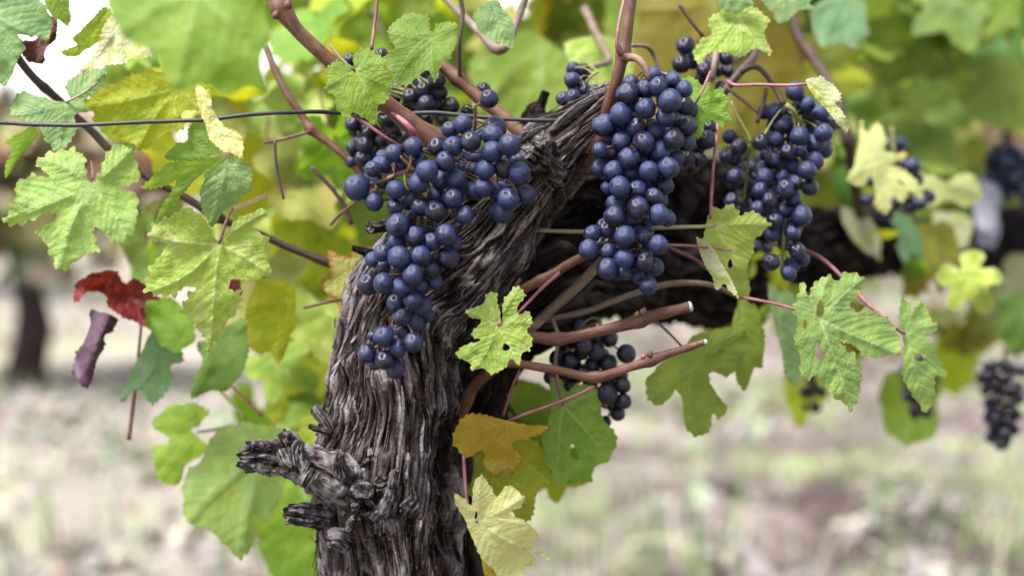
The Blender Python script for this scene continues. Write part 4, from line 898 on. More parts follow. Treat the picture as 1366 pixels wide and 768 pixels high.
leaf('fresh green heart shaped leaf in front of the thick cane', [(488, 64), (500, 71), (514, 80), (512, 92), (518, 99), (524, 113), (520, 127), (514, 137), (504, 142), (503, 158), (498, 167), (485, 158), (471, 150), (462, 157), (452, 150), (447, 140), (446, 128), (433, 118), (437, 105), (433, 94), (448, 80), (462, 84), (472, 89), (471, 74), (478, 66)], (473, 94), .935, 'bright', tilt=(.15, .2), step=2.0, cup=.1, pet=[(463, 86, .938, 2.0), (452, 75, .945, 2), (440, 60, .95, 2)], petmat=CANE_G)
leaf('pale green leaf with pointed lobes above the rear left bunch', [(518, 39), (537, 21), (569, 19), (577, 43), (585, 32), (608, 30), (611, 51), (601, 78), (592, 84), (585, 94), (580, 110), (569, 94), (553, 105), (545, 114), (526, 110), (520, 94), (510, 78), (527, 64), (520, 50)], (575, 51), .99, 'green', tilt=(.1, .3))
leaf('small pale mottled leaf at the top centre left', [(631, 24), (635, 12), (648, 5), (663, 0), (674, 15), (685, 31), (685, 65), (662, 57), (640, 43)], (655, -2), .985, 'blue', tilt=(.3, .2), pet=[(650, -15, .99, 1.6)], petmat=PGREEN)
leaf('bright green scalloped leaf tucked beside the centre bunch', [(900, 108), (918, 101), (931, 107), (937, 114), (949, 110), (953, 120), (964, 117), (967, 126), (974, 132), (968, 143), (975, 161), (965, 167), (967, 174), (952, 161), (941, 163), (934, 182), (922, 184), (910, 165), (900, 140)], (927, 140), .98, 'bright', tilt=(-.2, .1), step=2.2, tooth=8, tamp=2.4, pet=[(935, 125, .97, 1.6), (948, 95, .98, 1.8)])
leaf('speckled yellow green leaf above the rear top bunch', [(924, 72), (935, 52), (950, 45), (946, 26), (962, 14), (1000, 8), (1026, 24), (1021, 50), (1029, 74), (1006, 66), (985, 76), (960, 70), (942, 72), (933, 86)], (985, 20), 1.03, 'lime', tilt=(.2, .4))
leaf('small green leaf tip at the top edge right of centre', [(955, -20), (1000, -20), (1006, 4), (990, 16), (972, 17), (958, 8)], (980, -20), 1.02, 'blue')
leaf('green leaf corner at the top edge beside the small tip', [(1008, -25), (1080, -25), (1086, 10), (1062, 18), (1040, 32), (1026, 14)], (1045, -30), 1.1, 'blue', tilt=(0, .3))
leaf('cream coloured leaf on a pink stalk over the right bunch', [(1074, 108), (1093, 101), (1108, 110), (1120, 123), (1122, 135), (1114, 138), (1124, 150), (1133, 166), (1130, 178), (1119, 168), (1104, 148), (1087, 129)], (1077, 112), .99, 'cream', tilt=(.3, .2), ntips=3, step=2.2, rip=.12, pet=[(1050, 114, 1.0, 2.0), (1010, 113, 1.01, 2), (982, 114, 1.015, 2.2), (970, 108, 1.02, 2.4)])
leaf('yellow green leaf with a folded pale flap, under the right bunch', [(945, 338), (938, 320), (942, 298), (950, 275), (964, 278), (975, 272), (985, 280), (988, 288), (1005, 282), (1028, 298), (1018, 312), (1006, 320), (1004, 338), (996, 360), (1000, 392), (985, 400), (976, 380), (962, 355)], (954, 300), 1.0, 'lime', tilt=(.25, -.1), holes=[(974, 352, 3, 6, 0)], rip=.14, pet=[(940, 302, .985, 2.4), (900, 303, .98, 2.6), (850, 305, .985, 2.6), (780, 309, .995, 2.6), (690, 306, 1.01, 3)], petmat=PGREEN)
leaf('pale narrow flap of leaf hanging at the yellow green leaf side', [(928, 317), (941, 320), (952, 332), (962, 350), (975, 372), (985, 396), (972, 388), (966, 378), (955, 386), (948, 366), (938, 348)], (950, 318), .985, 'cream', tilt=(-.4, .2), ntips=2, tooth=6)
leaf('large light green leaf with two dark holes at the right', [(1072, 374), (1079, 394), (1087, 377), (1105, 366), (1118, 374), (1129, 363), (1152, 369), (1148, 391), (1134, 405), (1141, 416), (1160, 413), (1180, 422), (1194, 437), (1203, 469), (1180, 477), (1152, 474), (1136, 460), (1121, 455), (1129, 467), (1143, 476), (1150, 493), (1148, 517), (1137, 547), (1118, 534), (1105, 521), (1093, 511), (1089, 500), (1077, 505), (1067, 497), (1067, 473), (1059, 456), (1064, 425), (1059, 411), (1064, 391)], (1094, 426), .985, 'sage', tilt=(.1, .1), holes=[(1094, 412, 5, 11, .1), (1093, 470, 5.5, 10.5, -.35), (1074, 433, 2, 6, .1)], step=2.3, pet=[(1060, 412, .995, 1.8), (1020, 402, 1.0, 2.0), (988, 396, 1.01, 2.4)], seed=77)
leaf('two toned folded green leaf right of the holed leaf', [(1202, 397), (1213, 403), (1217, 418), (1224, 400), (1236, 408), (1244, 428), (1251, 435), (1246, 443), (1229, 446), (1244, 458), (1252, 475), (1264, 502), (1248, 503), (1246, 515), (1248, 530), (1235, 551), (1222, 535), (1210, 515), (1203, 500), (1205, 480), (1206, 460), (1199, 430)], (1207, 445), 1.03, 'sage', tilt=(.5, .1), holes=[(1226, 477, 6, 5, .5)], step=2.4, pet=[(1196, 438, 1.025, 2.2), (1160, 408, 1.025, 2.2), (1130, 376, 1.04, 2.3), (1098, 346, 1.05, 2.6), (1070, 332, 1.06, 2.4)])
leaf('hanging green leaf with a pointed lower lobe behind the pruned canes', [(861, 508), (875, 490), (890, 478), (912, 468), (925, 447), (950, 440), (990, 436), (1000, 460), (990, 482), (972, 502), (947, 497), (946, 508), (954, 522), (962, 533), (971, 545), (960, 560), (950, 552), (946, 575), (930, 583), (917, 575), (912, 560), (910, 532), (902, 519), (893, 530), (880, 541), (865, 534)], (922, 492), 1.06, 'green', tilt=(.1, .2), tamp=3)
leaf('slim green leaf hanging between the yellow green leaf and the holed leaf', [(985, 400), (1006, 404), (1020, 440), (1018, 488), (1004, 496), (994, 521), (984, 512), (978, 480), (976, 440)], (990, 402), 1.09, 'green', tilt=(.4, .2), ntips=3)
leaf('soft bluish leaf half hidden by the holed leaf', [(1024, 380), (1046, 386), (1066, 400), (1078, 450), (1078, 500), (1062, 516), (1048, 505), (1040, 460), (1030, 420)], (1040, 392), 1.14, 'blue', tilt=(.3, .2), ntips=3)
leaf('speckled lime leaf with torn holes in front of the trunk', [(620, 415), (637, 408), (646, 404), (650, 392), (662, 390), (665, 408), (669, 419), (673, 398), (681, 388), (690, 381), (701, 393), (690, 412), (692, 420), (705, 415), (711, 430), (703, 442), (710, 453), (707, 467), (696, 472), (692, 487), (681, 479), (673, 491), (666, 495), (654, 499), (643, 491), (628, 493), (626, 484), (608, 473), (613, 464), (632, 453), (631, 441), (642, 427), (626, 421)], (663, 433), .935, 'lime', tilt=(.1, .1), holes=[(635, 454, 6, 2.5, -.3), (675, 463, 5, 4.5, .6), (669, 422, 1.6, 7, .05)], step=1.7, tooth=8, tamp=2.8, cup=.1, seed=31, pet=[(682, 425, .94, 1.4), (700, 408, .95, 2.0), (722, 385, .96, 2.2), (746, 364, .97, 2.6)])
leaf('ochre leaf with drooping folded lobes right of the trunk', [(603, 582), (612, 562), (622, 552), (640, 551), (677, 560), (704, 566), (734, 568), (727, 577), (704, 586), (684, 592), (694, 612), (686, 632), (674, 626), (661, 636), (645, 622), (643, 601), (622, 609), (604, 594)], (676, 562), .985, 'ochre', tilt=(.2, -.4), rip=.2, step=2.2, cup=.2, pet=[(700, 552, .98, 1.8), (740, 538, .975, 1.9), (775, 524, .975, 2.0), (793, 514, .975, 2.2)])
leaf('broad green leaf with a dark oval hole below the lower bunch', [(734, 506), (748, 504), (757, 522), (773, 512), (801, 520), (806, 560), (823, 584), (815, 612), (794, 624), (771, 631), (744, 648), (731, 623), (723, 588), (731, 561), (737, 537)], (751, 541), 1.035, 'bright', tilt=(.2, .2), holes=[(766, 604, 5, 11, -.3)], pet=[(744, 510, 1.03, 2), (742, 490, 1.03, 2)], tamp=3)
leaf('yellow green leaf spreading under the ochre leaf', [(606, 590), (650, 584), (700, 583), (732, 600), (736, 640), (716, 658), (708, 692), (690, 697), (680, 680), (650, 668), (624, 660), (606, 630)], (664, 600), 1.03, 'yelgrn', tilt=(.1, .3))
leaf('soft green leaf behind the ochre leaf and rising stalks', [(600, 500), (650, 492), (700, 506), (735, 520), (738, 560), (700, 575), (650, 570), (610, 556)], (660, 560), 1.14, 'green', tilt=(0, .4))
leaf('bright green leaf tip below the dark holed leaf', [(756, 600), (790, 605), (792, 640), (770, 644), (752, 640)], (770, 602), 1.07, 'bright')
leaf('pale yellow pointed leaf at the bottom right of the trunk', [(606, 658), (620, 664), (629, 673), (633, 643), (642, 632), (655, 648), (663, 662), (679, 647), (700, 661), (697, 675), (679, 685), (703, 697), (721, 716), (709, 727), (739, 750), (700, 731), (712, 743), (710, 753), (698, 758), (697, 776), (672, 785), (654, 756), (641, 742), (625, 707), (620, 692), (608, 672)], (637, 696), .97, 'pale', tilt=(.1, -.2), holes=[(635, 687, 1.6, 5, .15)], step=2.1, seed=44, tamp=2.0, pet=[(628, 684, .975, 2.0), (622, 660, .985, 2.3), (618, 600, 1.0, 2.3)])
leaf('brown scrap of leaf under the pale yellow leaf', [(640, 742), (655, 750), (668, 770), (672, 790), (650, 775)], (645, 745), .99, 'ochre', tamp=1)
G2 = 'soft leaves of the right background'
leaf('ragged pale yellow leaf over the blurred right bunch', [(1149, 160), (1156, 176), (1172, 165), (1184, 186), (1180, 200), (1193, 206), (1208, 203), (1208, 211), (1188, 220), (1210, 230), (1229, 248), (1231, 268), (1216, 256), (1200, 240), (1198, 244), (1213, 254), (1205, 271), (1190, 263), (1184, 284), (1168, 278), (1166, 250), (1162, 232), (1149, 248), (1129, 241), (1140, 215), (1146, 190)], (1164, 216), 1.24, 'pale', tilt=(.2, .2), group=G2)
leaf('pale leaf with orange tip on the far arm', [(1213, 222), (1240, 232), (1262, 242), (1285, 232), (1297, 232), (1312, 262), (1290, 277), (1262, 268), (1238, 276), (1222, 262)], (1225, 235), 1.4, 'pale', tilt=(.4, .2), group=G2)
leaf('small teal leaf against the dark far arm', [(1183, 283), (1210, 286), (1228, 312), (1232, 352), (1216, 340), (1206, 350), (1196, 332), (1198, 312)], (1190, 285), 1.38, 'teal', tilt=(.3, .2), group=G2, ntips=3)
leaf('olive leaf hanging over the far arm', [(1222, 300), (1250, 296), (1270, 300), (1286, 350), (1288, 372), (1262, 366), (1254, 392), (1240, 360), (1228, 330)], (1245, 300), 1.42, 'olive', tilt=(.3, .2), group=G2)
leaf('cream leaf hanging left on the far arm', [(1122, 276), (1150, 284), (1172, 306), (1176, 346), (1160, 340), (1140, 322), (1126, 300)], (1130, 280), 1.42, 'cream', tilt=(.3, .2), group=G2, ntips=3)
leaf('tan leaf beside the pale shed bark', [(1244, 284), (1270, 282), (1296, 292), (1294, 325), (1270, 336), (1248, 318)], (1265, 285), 1.5, 'cream', tilt=(.3, .3), group=G2)
leaf('green leaf behind the pale shed bark', [(1280, 280), (1310, 284), (1316, 320), (1300, 345), (1282, 325)], (1295, 282), 1.7, 'bright', group=G2)
leaf('brown dead leaf behind the far right bunches', [(1226, 178), (1248, 170), (1262, 190), (1256, 222), (1236, 216)], (1240, 175), 1.8, 'darkred', tilt=(.3, .3), group=G2)
leaf('blurred green leaf behind the low dark bunch', [(1180, 500), (1215, 488), (1258, 500), (1252, 548), (1248, 580), (1215, 594), (1185, 580), (1172, 535)], (1215, 500), 1.5, 'bright', tilt=(0, .3), group=G2)
leaf('small blurred yellow leaf with dark berries in front', [(1045, 500), (1070, 486), (1108, 496), (1106, 530), (1084, 548), (1066, 570), (1050, 545)], (1075, 495), 1.62, 'yelgrn', group=G2)
leaf('blurred yellow leaf left of the far low bunch', [(1248, 448), (1280, 436), (1305, 460), (1302, 500), (1280, 525), (1256, 520), (1246, 485)], (1270, 450), 1.75, 'yelgrn', group=G2)
leaf('dark green blurred leaf at the right edge', [(1330, 400), (1370, 386), (1400, 400), (1400, 470), (1360, 476), (1332, 455)], (1365, 400), 1.6, 'deep', group=G2)
leaf('pale blurred leaf at the right edge over the far arm', [(1312, 370), (1345, 340), (1400, 345), (1400, 385), (1355, 400), (1336, 440), (1310, 430)], (1350, 360), 1.75, 'cream', group=G2)
leaf('big soft green leaf high at the right edge', [(1285, 90), (1320, 70), (1365, 80), (1410, 110), (1400, 160), (1350, 175), (1310, 165), (1282, 140)], (1345, 110), 1.65, 'green', tilt=(.2, .3), group=G2)
leaf('soft bluish green leaf above the right bunch', [(1080, 20), (1110, -10), (1150, 0), (1160, 40), (1145, 66), (1118, 58), (1095, 62)], (1120, 0), 1.3, 'teal', tilt=(.2, .3), group=G2)
leaf('large olive leaf glowing behind the centre bunch', [(850, 10), (930, -20), (1060, 0), (1075, 70), (1060, 150), (990, 200), (900, 180), (845, 110)], (950, 0), 1.38, 'olive', tilt=(.1, .2), group=G2)
leaf('large soft green leaf behind the wire end and dark spur', [(640, 60), (700, 40), (760, 70), (800, 110), (790, 180), (740, 200), (680, 190), (640, 150), (625, 100)], (720, 60), 1.35, 'green', tilt=(.1, .3), group=G2)
leaf('pale yellowish leaf above the small rear bunch', [(752, 60), (790, 46), (838, 58), (845, 95), (815, 110), (790, 96), (765, 88)], (800, 60), 1.22, 'lime', tilt=(.2, .3), group=G2)
leaf('curling cream leaf blurred high on the right', [(1150, 125), (1200, 110), (1260, 90), (1300, 95), (1290, 120), (1230, 140), (1190, 150), (1155, 150)], (1250, 100), 1.6, 'lime', tilt=(.2, -.3), rip=.3, group=G2)

# --- canopy behind, leaf by leaf
def fill(n, xr, yr, dr, sizes, mats, label, group, seed, tilt=0.55, avoid=None):
    random.seed(seed)
    k = 0
    while k < n:
        x = random.uniform(*xr); y = random.uniform(*yr)
        if 1225 < x < 1460 and 110 < y < 335 and dr[0] < 1.7: continue          # the far right bunch hangs clear of the leaves
        if avoid and avoid(x, y): continue
        d = random.uniform(*dr)
        m = random.choice(mats)
        free_leaf(x, y, d, random.uniform(*sizes) / d, m, label, group, tilt=tilt); k += 1
fill(80, (520, 1480), (-130, 175), (1.45, 2.3), (120, 185), ['far', 'far', 'bright', 'olive', 'farpale', 'green', 'farpale', 'deep', 'far'], 'out of focus green and yellow leaf in the canopy behind the bunches', 'leaves of the canopy behind', 1, tilt=.4)
fill(62, (1020, 1480), (-40, 270), (1.5, 2.5), (120, 185), ['far', 'far', 'bright', 'farpale', 'green', 'deep', 'far', 'bright'], 'out of focus green leaf in the canopy at the upper right', 'leaves of the upper right canopy', 2, tilt=.4)
fill(44, (345, 620), (-100, 330), (1.3, 1.8), (95, 145), ['far', 'green', 'farpale', 'yelgrn', 'bright', 'far'], 'soft yellow green leaf between the left leaves and the front bunch', 'leaves behind the front bunch', 3)
fill(32, (170, 460), (60, 440), (1.2, 1.55), (75, 120), ['bright', 'farpale', 'lime', 'yelgrn', 'far'], 'soft bright leaf behind the sharp left leaves', 'leaves behind the sharp left leaves', 4, avoid=lambda x, y: x < 150 + (y > 330) * 160 or (x < 250 and y < 110))
fill(22, (980, 1420), (350, 440), (1.6, 2.4), (70, 120), ['olive', 'farpale', 'far', 'bright', 'cream'], 'blurred leaf low behind the dark arm on the right', 'leaves below the far arm', 5)
fill(20, (335, 450), (380, 690), (1.25, 1.5), (80, 120), ['bright', 'yelgrn', 'lime'], 'soft green leaf peeping out left of the trunk foot', 'leaves left of the trunk foot', 6)
fill(8, (640, 760), (560, 640), (1.08, 1.2), (55, 75), ['green', 'bright', 'yelgrn'], 'green leaf crowded under the ochre leaf right of the trunk', 'leaves under the ochre leaf', 8)
fill(15, (420, 1250), (-460, -80), (1.0, 1.7), (95, 140), ['green', 'yelgrn', 'bright'], 'green leaf added overhead out of view to shade the bunches', 'leaves added overhead for shade', 7, tilt=0.9)  # unseen leaves added above the frame to shade the vine
fill(14, (1200, 1460), (60, 300), (1.9, 2.5), (120, 185), ['far', 'bright', 'farpale', 'green'], 'far green leaf behind the dense blue bunch at the right edge', 'leaves behind the far right bunch', 15)
fill(5, (1080, 1400), (300, 410), (1.26, 1.5), (50, 80), ['lime', 'green', 'cream', 'olive', 'bright', 'yelgrn'], 'soft leaf hanging in front of the dark far arm', 'leaves in front of the far arm', 11)
fill(5, (960, 1060), (330, 470), (1.15, 1.3), (50, 75), ['bright', 'yelgrn', 'green'], 'soft green leaf hanging below the loose right bunch', 'leaves below the loose right bunch', 12)
fill(4, (160, 235), (40, 130), (1.12, 1.3), (60, 80), ['green', 'bright', 'yelgrn'], 'soft leaf filling the sky gap at the upper left', 'leaves in the sky gap', 14)
fill(14, (690, 1010), (160, 420), (1.45, 1.9), (80, 110), ['bright', 'green', 'olive'], 'shaded green leaf glimpsed between the arm and the bunches', 'leaves glimpsed behind the arm', 9)

# loose petioles and tendrils of the vine that show on their own
for pth, mt in [([(506, -20, .97, 2.2), (500, 30, .965, 2.2), (496, 66, .955, 2.4)], REDP),
                ([(458, 147, .94, 1.6), (480, 160, .935, 2.2), (512, 182, .93, 2.4), (538, 198, .935, 2.0)], REDP),
                ([(522, 150, .95, 2), (535, 160, .94, 3.2), (550, 175, .938, 4.2), (562, 195, .95, 2.2)], PINK),
                ([(835, -10, .955, 2), (827, 25, .953, 2.2), (823, 60, .953, 3), (829, 74, .957, 4)], PINK),
                ([(884, 326, .97, 1.5), (930, 329, .98, 1.8), (975, 334, .99, 1.8)], PINK), ([(892, 330, 1.0, 2), (925, 345, 1.0, 2.4), (948, 362, 1.0, 2.4), (975, 378, 1.02, 2.2)], REDP),
                ([(958, 160, 1.03, 2.2), (953, 208, 1.0, 2), (950, 250, 1.0, 2.4), (948, 292, 1.0, 2.0)], PINK),
                ([(671, 555, .99, 1.8), (684, 515, .99, 2), (694, 492, .99, 2)], REDP), ([(690, 560, 1.1, 2.4), (672, 530, 1.1, 2.4), (656, 512, 1.1, 2)], CANE_D),
                ([(190, 408, 1.08, 2), (187, 450, 1.1, 2), (180, 520, 1.1, 2.4), (172, 586, 1.1, 3)], REDP), ([(305, 512, 1.15, 2), (328, 532, 1.15, 2), (350, 556, 1.15, 2)], REDP), ([(292, 520, 1.15, 2), (312, 540, 1.15, 2.4), (328, 560, 1.15, 2)], STALK),
                ([(865, 420, 1.03, 1.6), (890, 442, 1.03, 1.6), (910, 462, 1.04, 1.6)], CANE_D),
                ([(965, 115, 1.04, 2), (980, 125, 1.04, 2.4), (1010, 150, 1.04, 2)], STALK_R), ([(975, 135, 1.03, 1.8), (985, 158, 1.03, 2), (998, 180, 1.03, 2), (1002, 192, 1.03, 1.6)], STALK),
                ([(1030, 325, 1.08, 2), (1060, 330, 1.07, 2.4), (1085, 340, 1.06, 2.4)], REDP)]:
    cane(pth, mt, name='petiole', sides=8, wob=0.0003)
# ------------------------------------------------------------------ grape bunches
def grape_mesh(name, seed, shr=0.0, mat=GRAPE):
    nu, nv = 28, 18; V = [[0, 0, 1]]
    for i in range(1, nv):
        a = math.pi * i / nv
        for j in range(nu):
            b = 2 * math.pi * j / nu; V.append([math.sin(a) * math.cos(b), math.sin(a) * math.sin(b), math.cos(a)])
    V.append([0, 0, -1]); V = np.array(V, float); D = V.copy()
    n = noise2(D[:, 0] * 1.3 + 5, D[:, 1] * 1.3 + D[:, 2] * 1.9, seed); V *= (1 + 0.045 * n)[:, None]
    V[:, 2] *= 1.04; V[D[:, 2] > 0.93, 2] -= 0.05; V[D[:, 2] < -.985, 2] += 0.035
    if shr: V *= (1 - shr * (0.3 + 0.5 * np.abs(noise2(D[:, 0] * 4 + 9, D[:, 1] * 4 + D[:, 2] * 5, seed + 2)) + .3 * np.abs(noise2(D[:, 0] * 9 + 9, D[:, 1] * 9 + D[:, 2] * 8, seed + 3))))[:, None]
    tri = [(0, 1 + j, 1 + (j + 1) % nu) for j in range(nu)]; q = []
    for i in range(nv - 2):
        for j in range(nu): q.append((1 + i * nu + j, 1 + (i + 1) * nu + j, 1 + (i + 1) * nu + (j + 1) % nu, 1 + i * nu + (j + 1) % nu))
    l = len(V) - 1; b = 1 + (nv - 2) * nu; tri += [(l, b + (j + 1) % nu, b + j) for j in range(nu)]
    me = mesh_np(name, V, [np.array(q), np.array(tri)]); me.materials.append(mat); return me
GM = {m.name: [grape_mesh('grape', s, mat=m) for s in range(4)] for m in (GRAPE, GRAPE_F, GRAPE_D, GRAPE_B)}
GSH = grape_mesh('grape_shrivelled', 9, 0.5, GRAPE_D)

def bunch(label, grapes, D0, stem, layer=0.009, fill_n=0, mat=GRAPE, bow=0.012, shr=(), stalkmat=STALK, group='bunches of dark blue grapes', dmax=None, seed=1, rsc=1.09):
    """grapes (px,py,rpx[,layer]); stem: rachis as (px,py,d,r)"""
    g = np.random.default_rng(seed); A = np.array([(q + (0,))[:4] for q in grapes], float)
    A[:, 2] *= rsc
    n = len(A); k = D0 / F; X = A[:, :2] * k; r = A[:, 2] * k
    c = A[:, :2]
    # bunch is rounded: grapes near its outline sit farther back
    dens = np.array([np.exp(-((c - p) ** 2).sum(1) / (2 * 30 ** 2)).sum() for p in c]); dens = dens / dens.max()
    z0 = D0 + layer * A[:, 3] - bow * (dens - 0.5); z = z0.copy(); pri = A[:, 3] * 10 - A[:, 2]
    for it in range(60):
        dz = z[None] - z[:, None]; d2 = ((X[:, None] - X[None]) ** 2).sum(2); rs = (r[:, None] + r[None]) * 0.97
        need = np.sqrt(np.maximum(rs ** 2 - d2, 0)); np.fill_diagonal(need, 0)
        back = pri[None] > pri[:, None]                                   # j behind i
        lack = np.where(need > 0, np.where(back, need - dz, need + dz), 0).clip(0)
        push = np.where(back, -lack, lack) * 0.22
        z = z + push.sum(1).clip(-.003, .003) + 0.03 * (z0 - z)
    if dmax: z = np.minimum(z, dmax)
    L = [(A[i, 0], A[i, 1], z[i], A[i, 2]) for i in range(n)]
    tries = 0; fn = 0
    while fn < fill_n and tries < 4000:
        tries += 1; i = g.integers(n); p = A[i, :2] + g.normal(0, 9, 2); rp = g.uniform(9.5, 12); d = z[i] + g.uniform(0.010, 0.028)
        q = c - p; m = np.hypot(q[:, 0], q[:, 1]) < 34
        if m.sum() < 3: continue
        an = np.sort(np.arctan2(q[m, 1], q[m, 0])); gap = np.diff(np.concatenate([an, an[:1] + 2 * np.pi])).max()
        if gap > 2.5: continue
        if dmax and d > dmax + .01: continue
        W0 = np.array(P(p[0], p[1], d)); ok = all(np.linalg.norm(W0 - np.array(P(a, b, e_))) > (rp + f_) * d / F * 0.86 for a, b, e_, f_ in L)
        if ok: L.append((p[0], p[1], d, rp)); fn += 1
    st = np.asarray(stem, float); org = np.array(P(st[0, 0], st[0, 1], st[0, 2]))
    e = empty('grape_bunch', org, label, 'grapes', group)
    tubes = [tube_data(stem, sides=9, wob=.0004)]
    RC = tubes[0][4][0]
    for i, (x, y, d, rp) in enumerate(L):
        W0 = P(x, y, d); me = GSH if i in shr else random.choice(GM[mat.name])
        o = link('grape', me, None, e, W0 - Vector(org)); s = rp * d / F; o.scale = (s * random.uniform(.97, 1.05), s * random.uniform(.97, 1.05), s * random.uniform(.98, 1.06))
        dist = np.linalg.norm(RC - np.array(W0) - np.array([0, 0, .008]), axis=1); t = Vector(RC[int(dist.argmin())]); t = t + (t - Vector(CL)).normalized() * 0.006; v = (t - W0)
        if v.length < 1e-4: v = Vector((0, 0, 1))
        vd = (v.normalized() + Vector((random.gauss(0, .25), random.gauss(0, .25) + .1, random.gauss(0.35, .25)))).normalized()
        o.rotation_euler = vd.to_track_quat('Z', 'Y').to_euler()
        if 0.002 + s < v.length < 0.045:
            a = W0 + vd * s * .94; mid = a.lerp(t, .5) + Vector((0, 0, .002)); pts = np.array([tuple(a), tuple(mid), tuple(t)])
            C = catmull(np.column_stack([pts, [0.0010, 0.0005, 0.0006]]), 7); T, N, B = frames(C[:, :3]); th = np.linspace(0, 2 * np.pi, 6, endpoint=False); rr = C[:, 3].copy()
            V = (C[:, None, :3] + rr[:, None, None] * (np.cos(th)[None, :, None] * N[:, None] + np.sin(th)[None, :, None] * B[:, None])).reshape(-1, 3)
            ii = np.arange(6)[:, None] * 6; j = np.arange(6)[None]; q4 = np.stack([ii + j, ii + (j + 1) % 6, ii + 6 + (j + 1) % 6, ii + 6 + j], -1).reshape(-1, 4)
            tubes.append((V, q4, np.zeros((0, 3), int), np.tile(np.linspace(0, .01, 7)[:, None], (1, 12)).reshape(-1, 2), None))
    V, Fc, U = join_tubes(tubes); link('stalk', mesh_np('stalk', V - org, Fc, U), stalkmat, e)
    return e

B1 = [(476, 250.5, 16), (498, 226, 10.5), (509.5, 220.5, 12.5, 1), (511, 208, 8, 2), (525.5, 204.7, 11.3), (550.5, 196.5, 12.7), (534.8, 221, 7.3, 1), (560.7, 217, 10.5, 1), (570.3, 228, 13.6), (583.3, 196, 12.2),
      (558.7, 244.3, 13), (528, 253, 11.8), (510, 246, 8.5, 1), (502, 239, 7, 1), (588, 239.5, 12, 1), (652.2, 131.9, 11.8), (617.6, 166, 11.7), (600.5, 173, 10.5, 1), (627.9, 188.6, 13), (604.6, 195.5, 12.7),
      (660.7, 170.8, 13.5, 1), (656.6, 181, 13.2), (656.8, 202.3, 13.4), (679.8, 193.5, 14.2), (633, 209, 11.5, 1), (593.7, 215.5, 12.8), (689.4, 213.5, 9.5), (615.5, 224, 9, 1), (608, 239, 12.3), (629.5, 229, 11.5, 1),
      (647, 226, 12.2), (645, 250, 12), (630.6, 254, 11.5, 1), (671.6, 224.6, 12), (693.5, 231, 13.4), (678.4, 265.6, 13.4), (664, 257.4, 11.5, 1), (668.9, 282, 14, 1), (702.4, 260.2, 12), (604, 264.5, 13.4),
      (581, 260, 10.3, 1), (582, 281.7, 13.4), (619, 286.8, 12), (498.5, 269.4, 12), (526.6, 276.2, 9.8), (545, 267.3, 12, 1), (561.4, 275.5, 12.3), (530, 300, 14.6), (551, 292, 11.5, 1), (553.2, 315.2, 12.3),
      (572.4, 298.8, 11.5, 1), (595, 313, 13.5), (604, 324, 11.5, 1), (529.3, 323.4, 11.5, 1), (576, 323, 12), (510.4, 337, 11.6), (499, 346, 10.5, 1), (532.6, 343.6, 14.3), (560.4, 341, 13.1), (511.4, 354.4, 10.5, 1),
      (527.8, 360.6, 10, 1), (598, 343.4, 13.8, 1), (574.7, 358.3, 11.8, 1), (579.4, 374.7, 10.5, 1), (550.8, 366.9, 12.8), (559.8, 380, 11, 1), (534.8, 382.5, 12.3), (491, 379.4, 13, 1), (511, 377.8, 12.5),
      (528.6, 404.4, 11.3), (551.3, 400.5, 11.5), (563.8, 407.5, 12, 1), (570, 420, 9.5, 2), (537.2, 423.1, 11.3), (554.4, 430, 11.3, 1), (512.2, 448.1, 13.2), (497, 448, 6.5, 1), (533, 442.4, 10.5, 1),
      (551.6, 456.7, 12.3), (530, 464.3, 11.7), (489.4, 471, 11.5), (512.2, 480, 11.9), (500, 485, 8, 1), (527, 491.6, 12, 1)]
bunch('largest front bunch of blue black grapes hanging over the trunk', B1, .922, [(600, 190, .955, 3.5), (604, 210, .945, 3.5), (590, 240, .938, 3.2), (565, 270, .936, 3), (555, 320, .936, 2.8), (548, 370, .936, 2.6), (542, 420, .936, 2.2), (520, 462, .936, 1.8), (512, 470, .934, 1.2)],
      fill_n=24, stalkmat=STALK_R, shr=(12,), dmax=.957, seed=3, bow=.014)
# exposed side stalks of the front bunch
fb = [o for o in SC.objects if o.name.startswith('grape_bunch')][0]; fo = np.array(fb.location)
tb = [tube_data(p, sides=8, wob=.0003) for p in (
    [(492, 246, .925, 2.4), (512, 240, .922, 2.6), (530, 232, .922, 3.0), (552, 225, .924, 3.4), (590, 214, .935, 3.4)], [(545, 228, .92, 1.8), (548, 216, .918, 2), (547, 203, .917, 2.6)], [(547, 222, .92, 1.4), (538, 214, .917, 1.2), (534, 208, .916, 1.5)],
    [(527, 236, .92, 1.2), (525, 226, .918, 1.1), (521, 218, .92, 1)], [(540, 232, .92, 1), (540, 245, .917, 1.0), (545, 254, .917, 1.3)], [(500, 244, .92, 1.2), (502, 250, .918, 1.3), (499, 256, .92, 1)],
    [(632, 178, .945, 2.4), (634, 160, .938, 2.6), (633, 148, .935, 2.4), (632, 139, .933, 3.2)], [(633, 147, .934, 1.2), (626, 144, .932, 1.4), (621, 142, .931, 1.6)], [(634, 142, .934, 1.2), (640, 138, .932, 1.2), (643, 135, .93, 1)],
    [(634, 160, .938, 2), (642, 162, .935, 2.4), (650, 166, .935, 1.6)], [(604, 190, .955, 6), (606, 182, .95, 6), (622, 178, .945, 5)], [(678, 235, .93, 2.4), (682, 245, .925, 2.4), (690, 258, .922, 1.6)], [(663, 243, .93, 1), (664, 236, .925, 1.2), (662, 230, .925, 1)],
    [(596, 290, .925, 1), (597, 285, .922, 1), (606, 284, .922, 1)], [(498, 466, .925, 1.2), (504, 461, .922, 1.6), (512, 463, .922, 1.4), (517, 468, .922, 1.2)])]
for q in tb:
    V, Fc, U = join_tubes([q]); link('side_stalk', mesh_np('side_stalk', V - fo, Fc, U), STALK_R, fb)

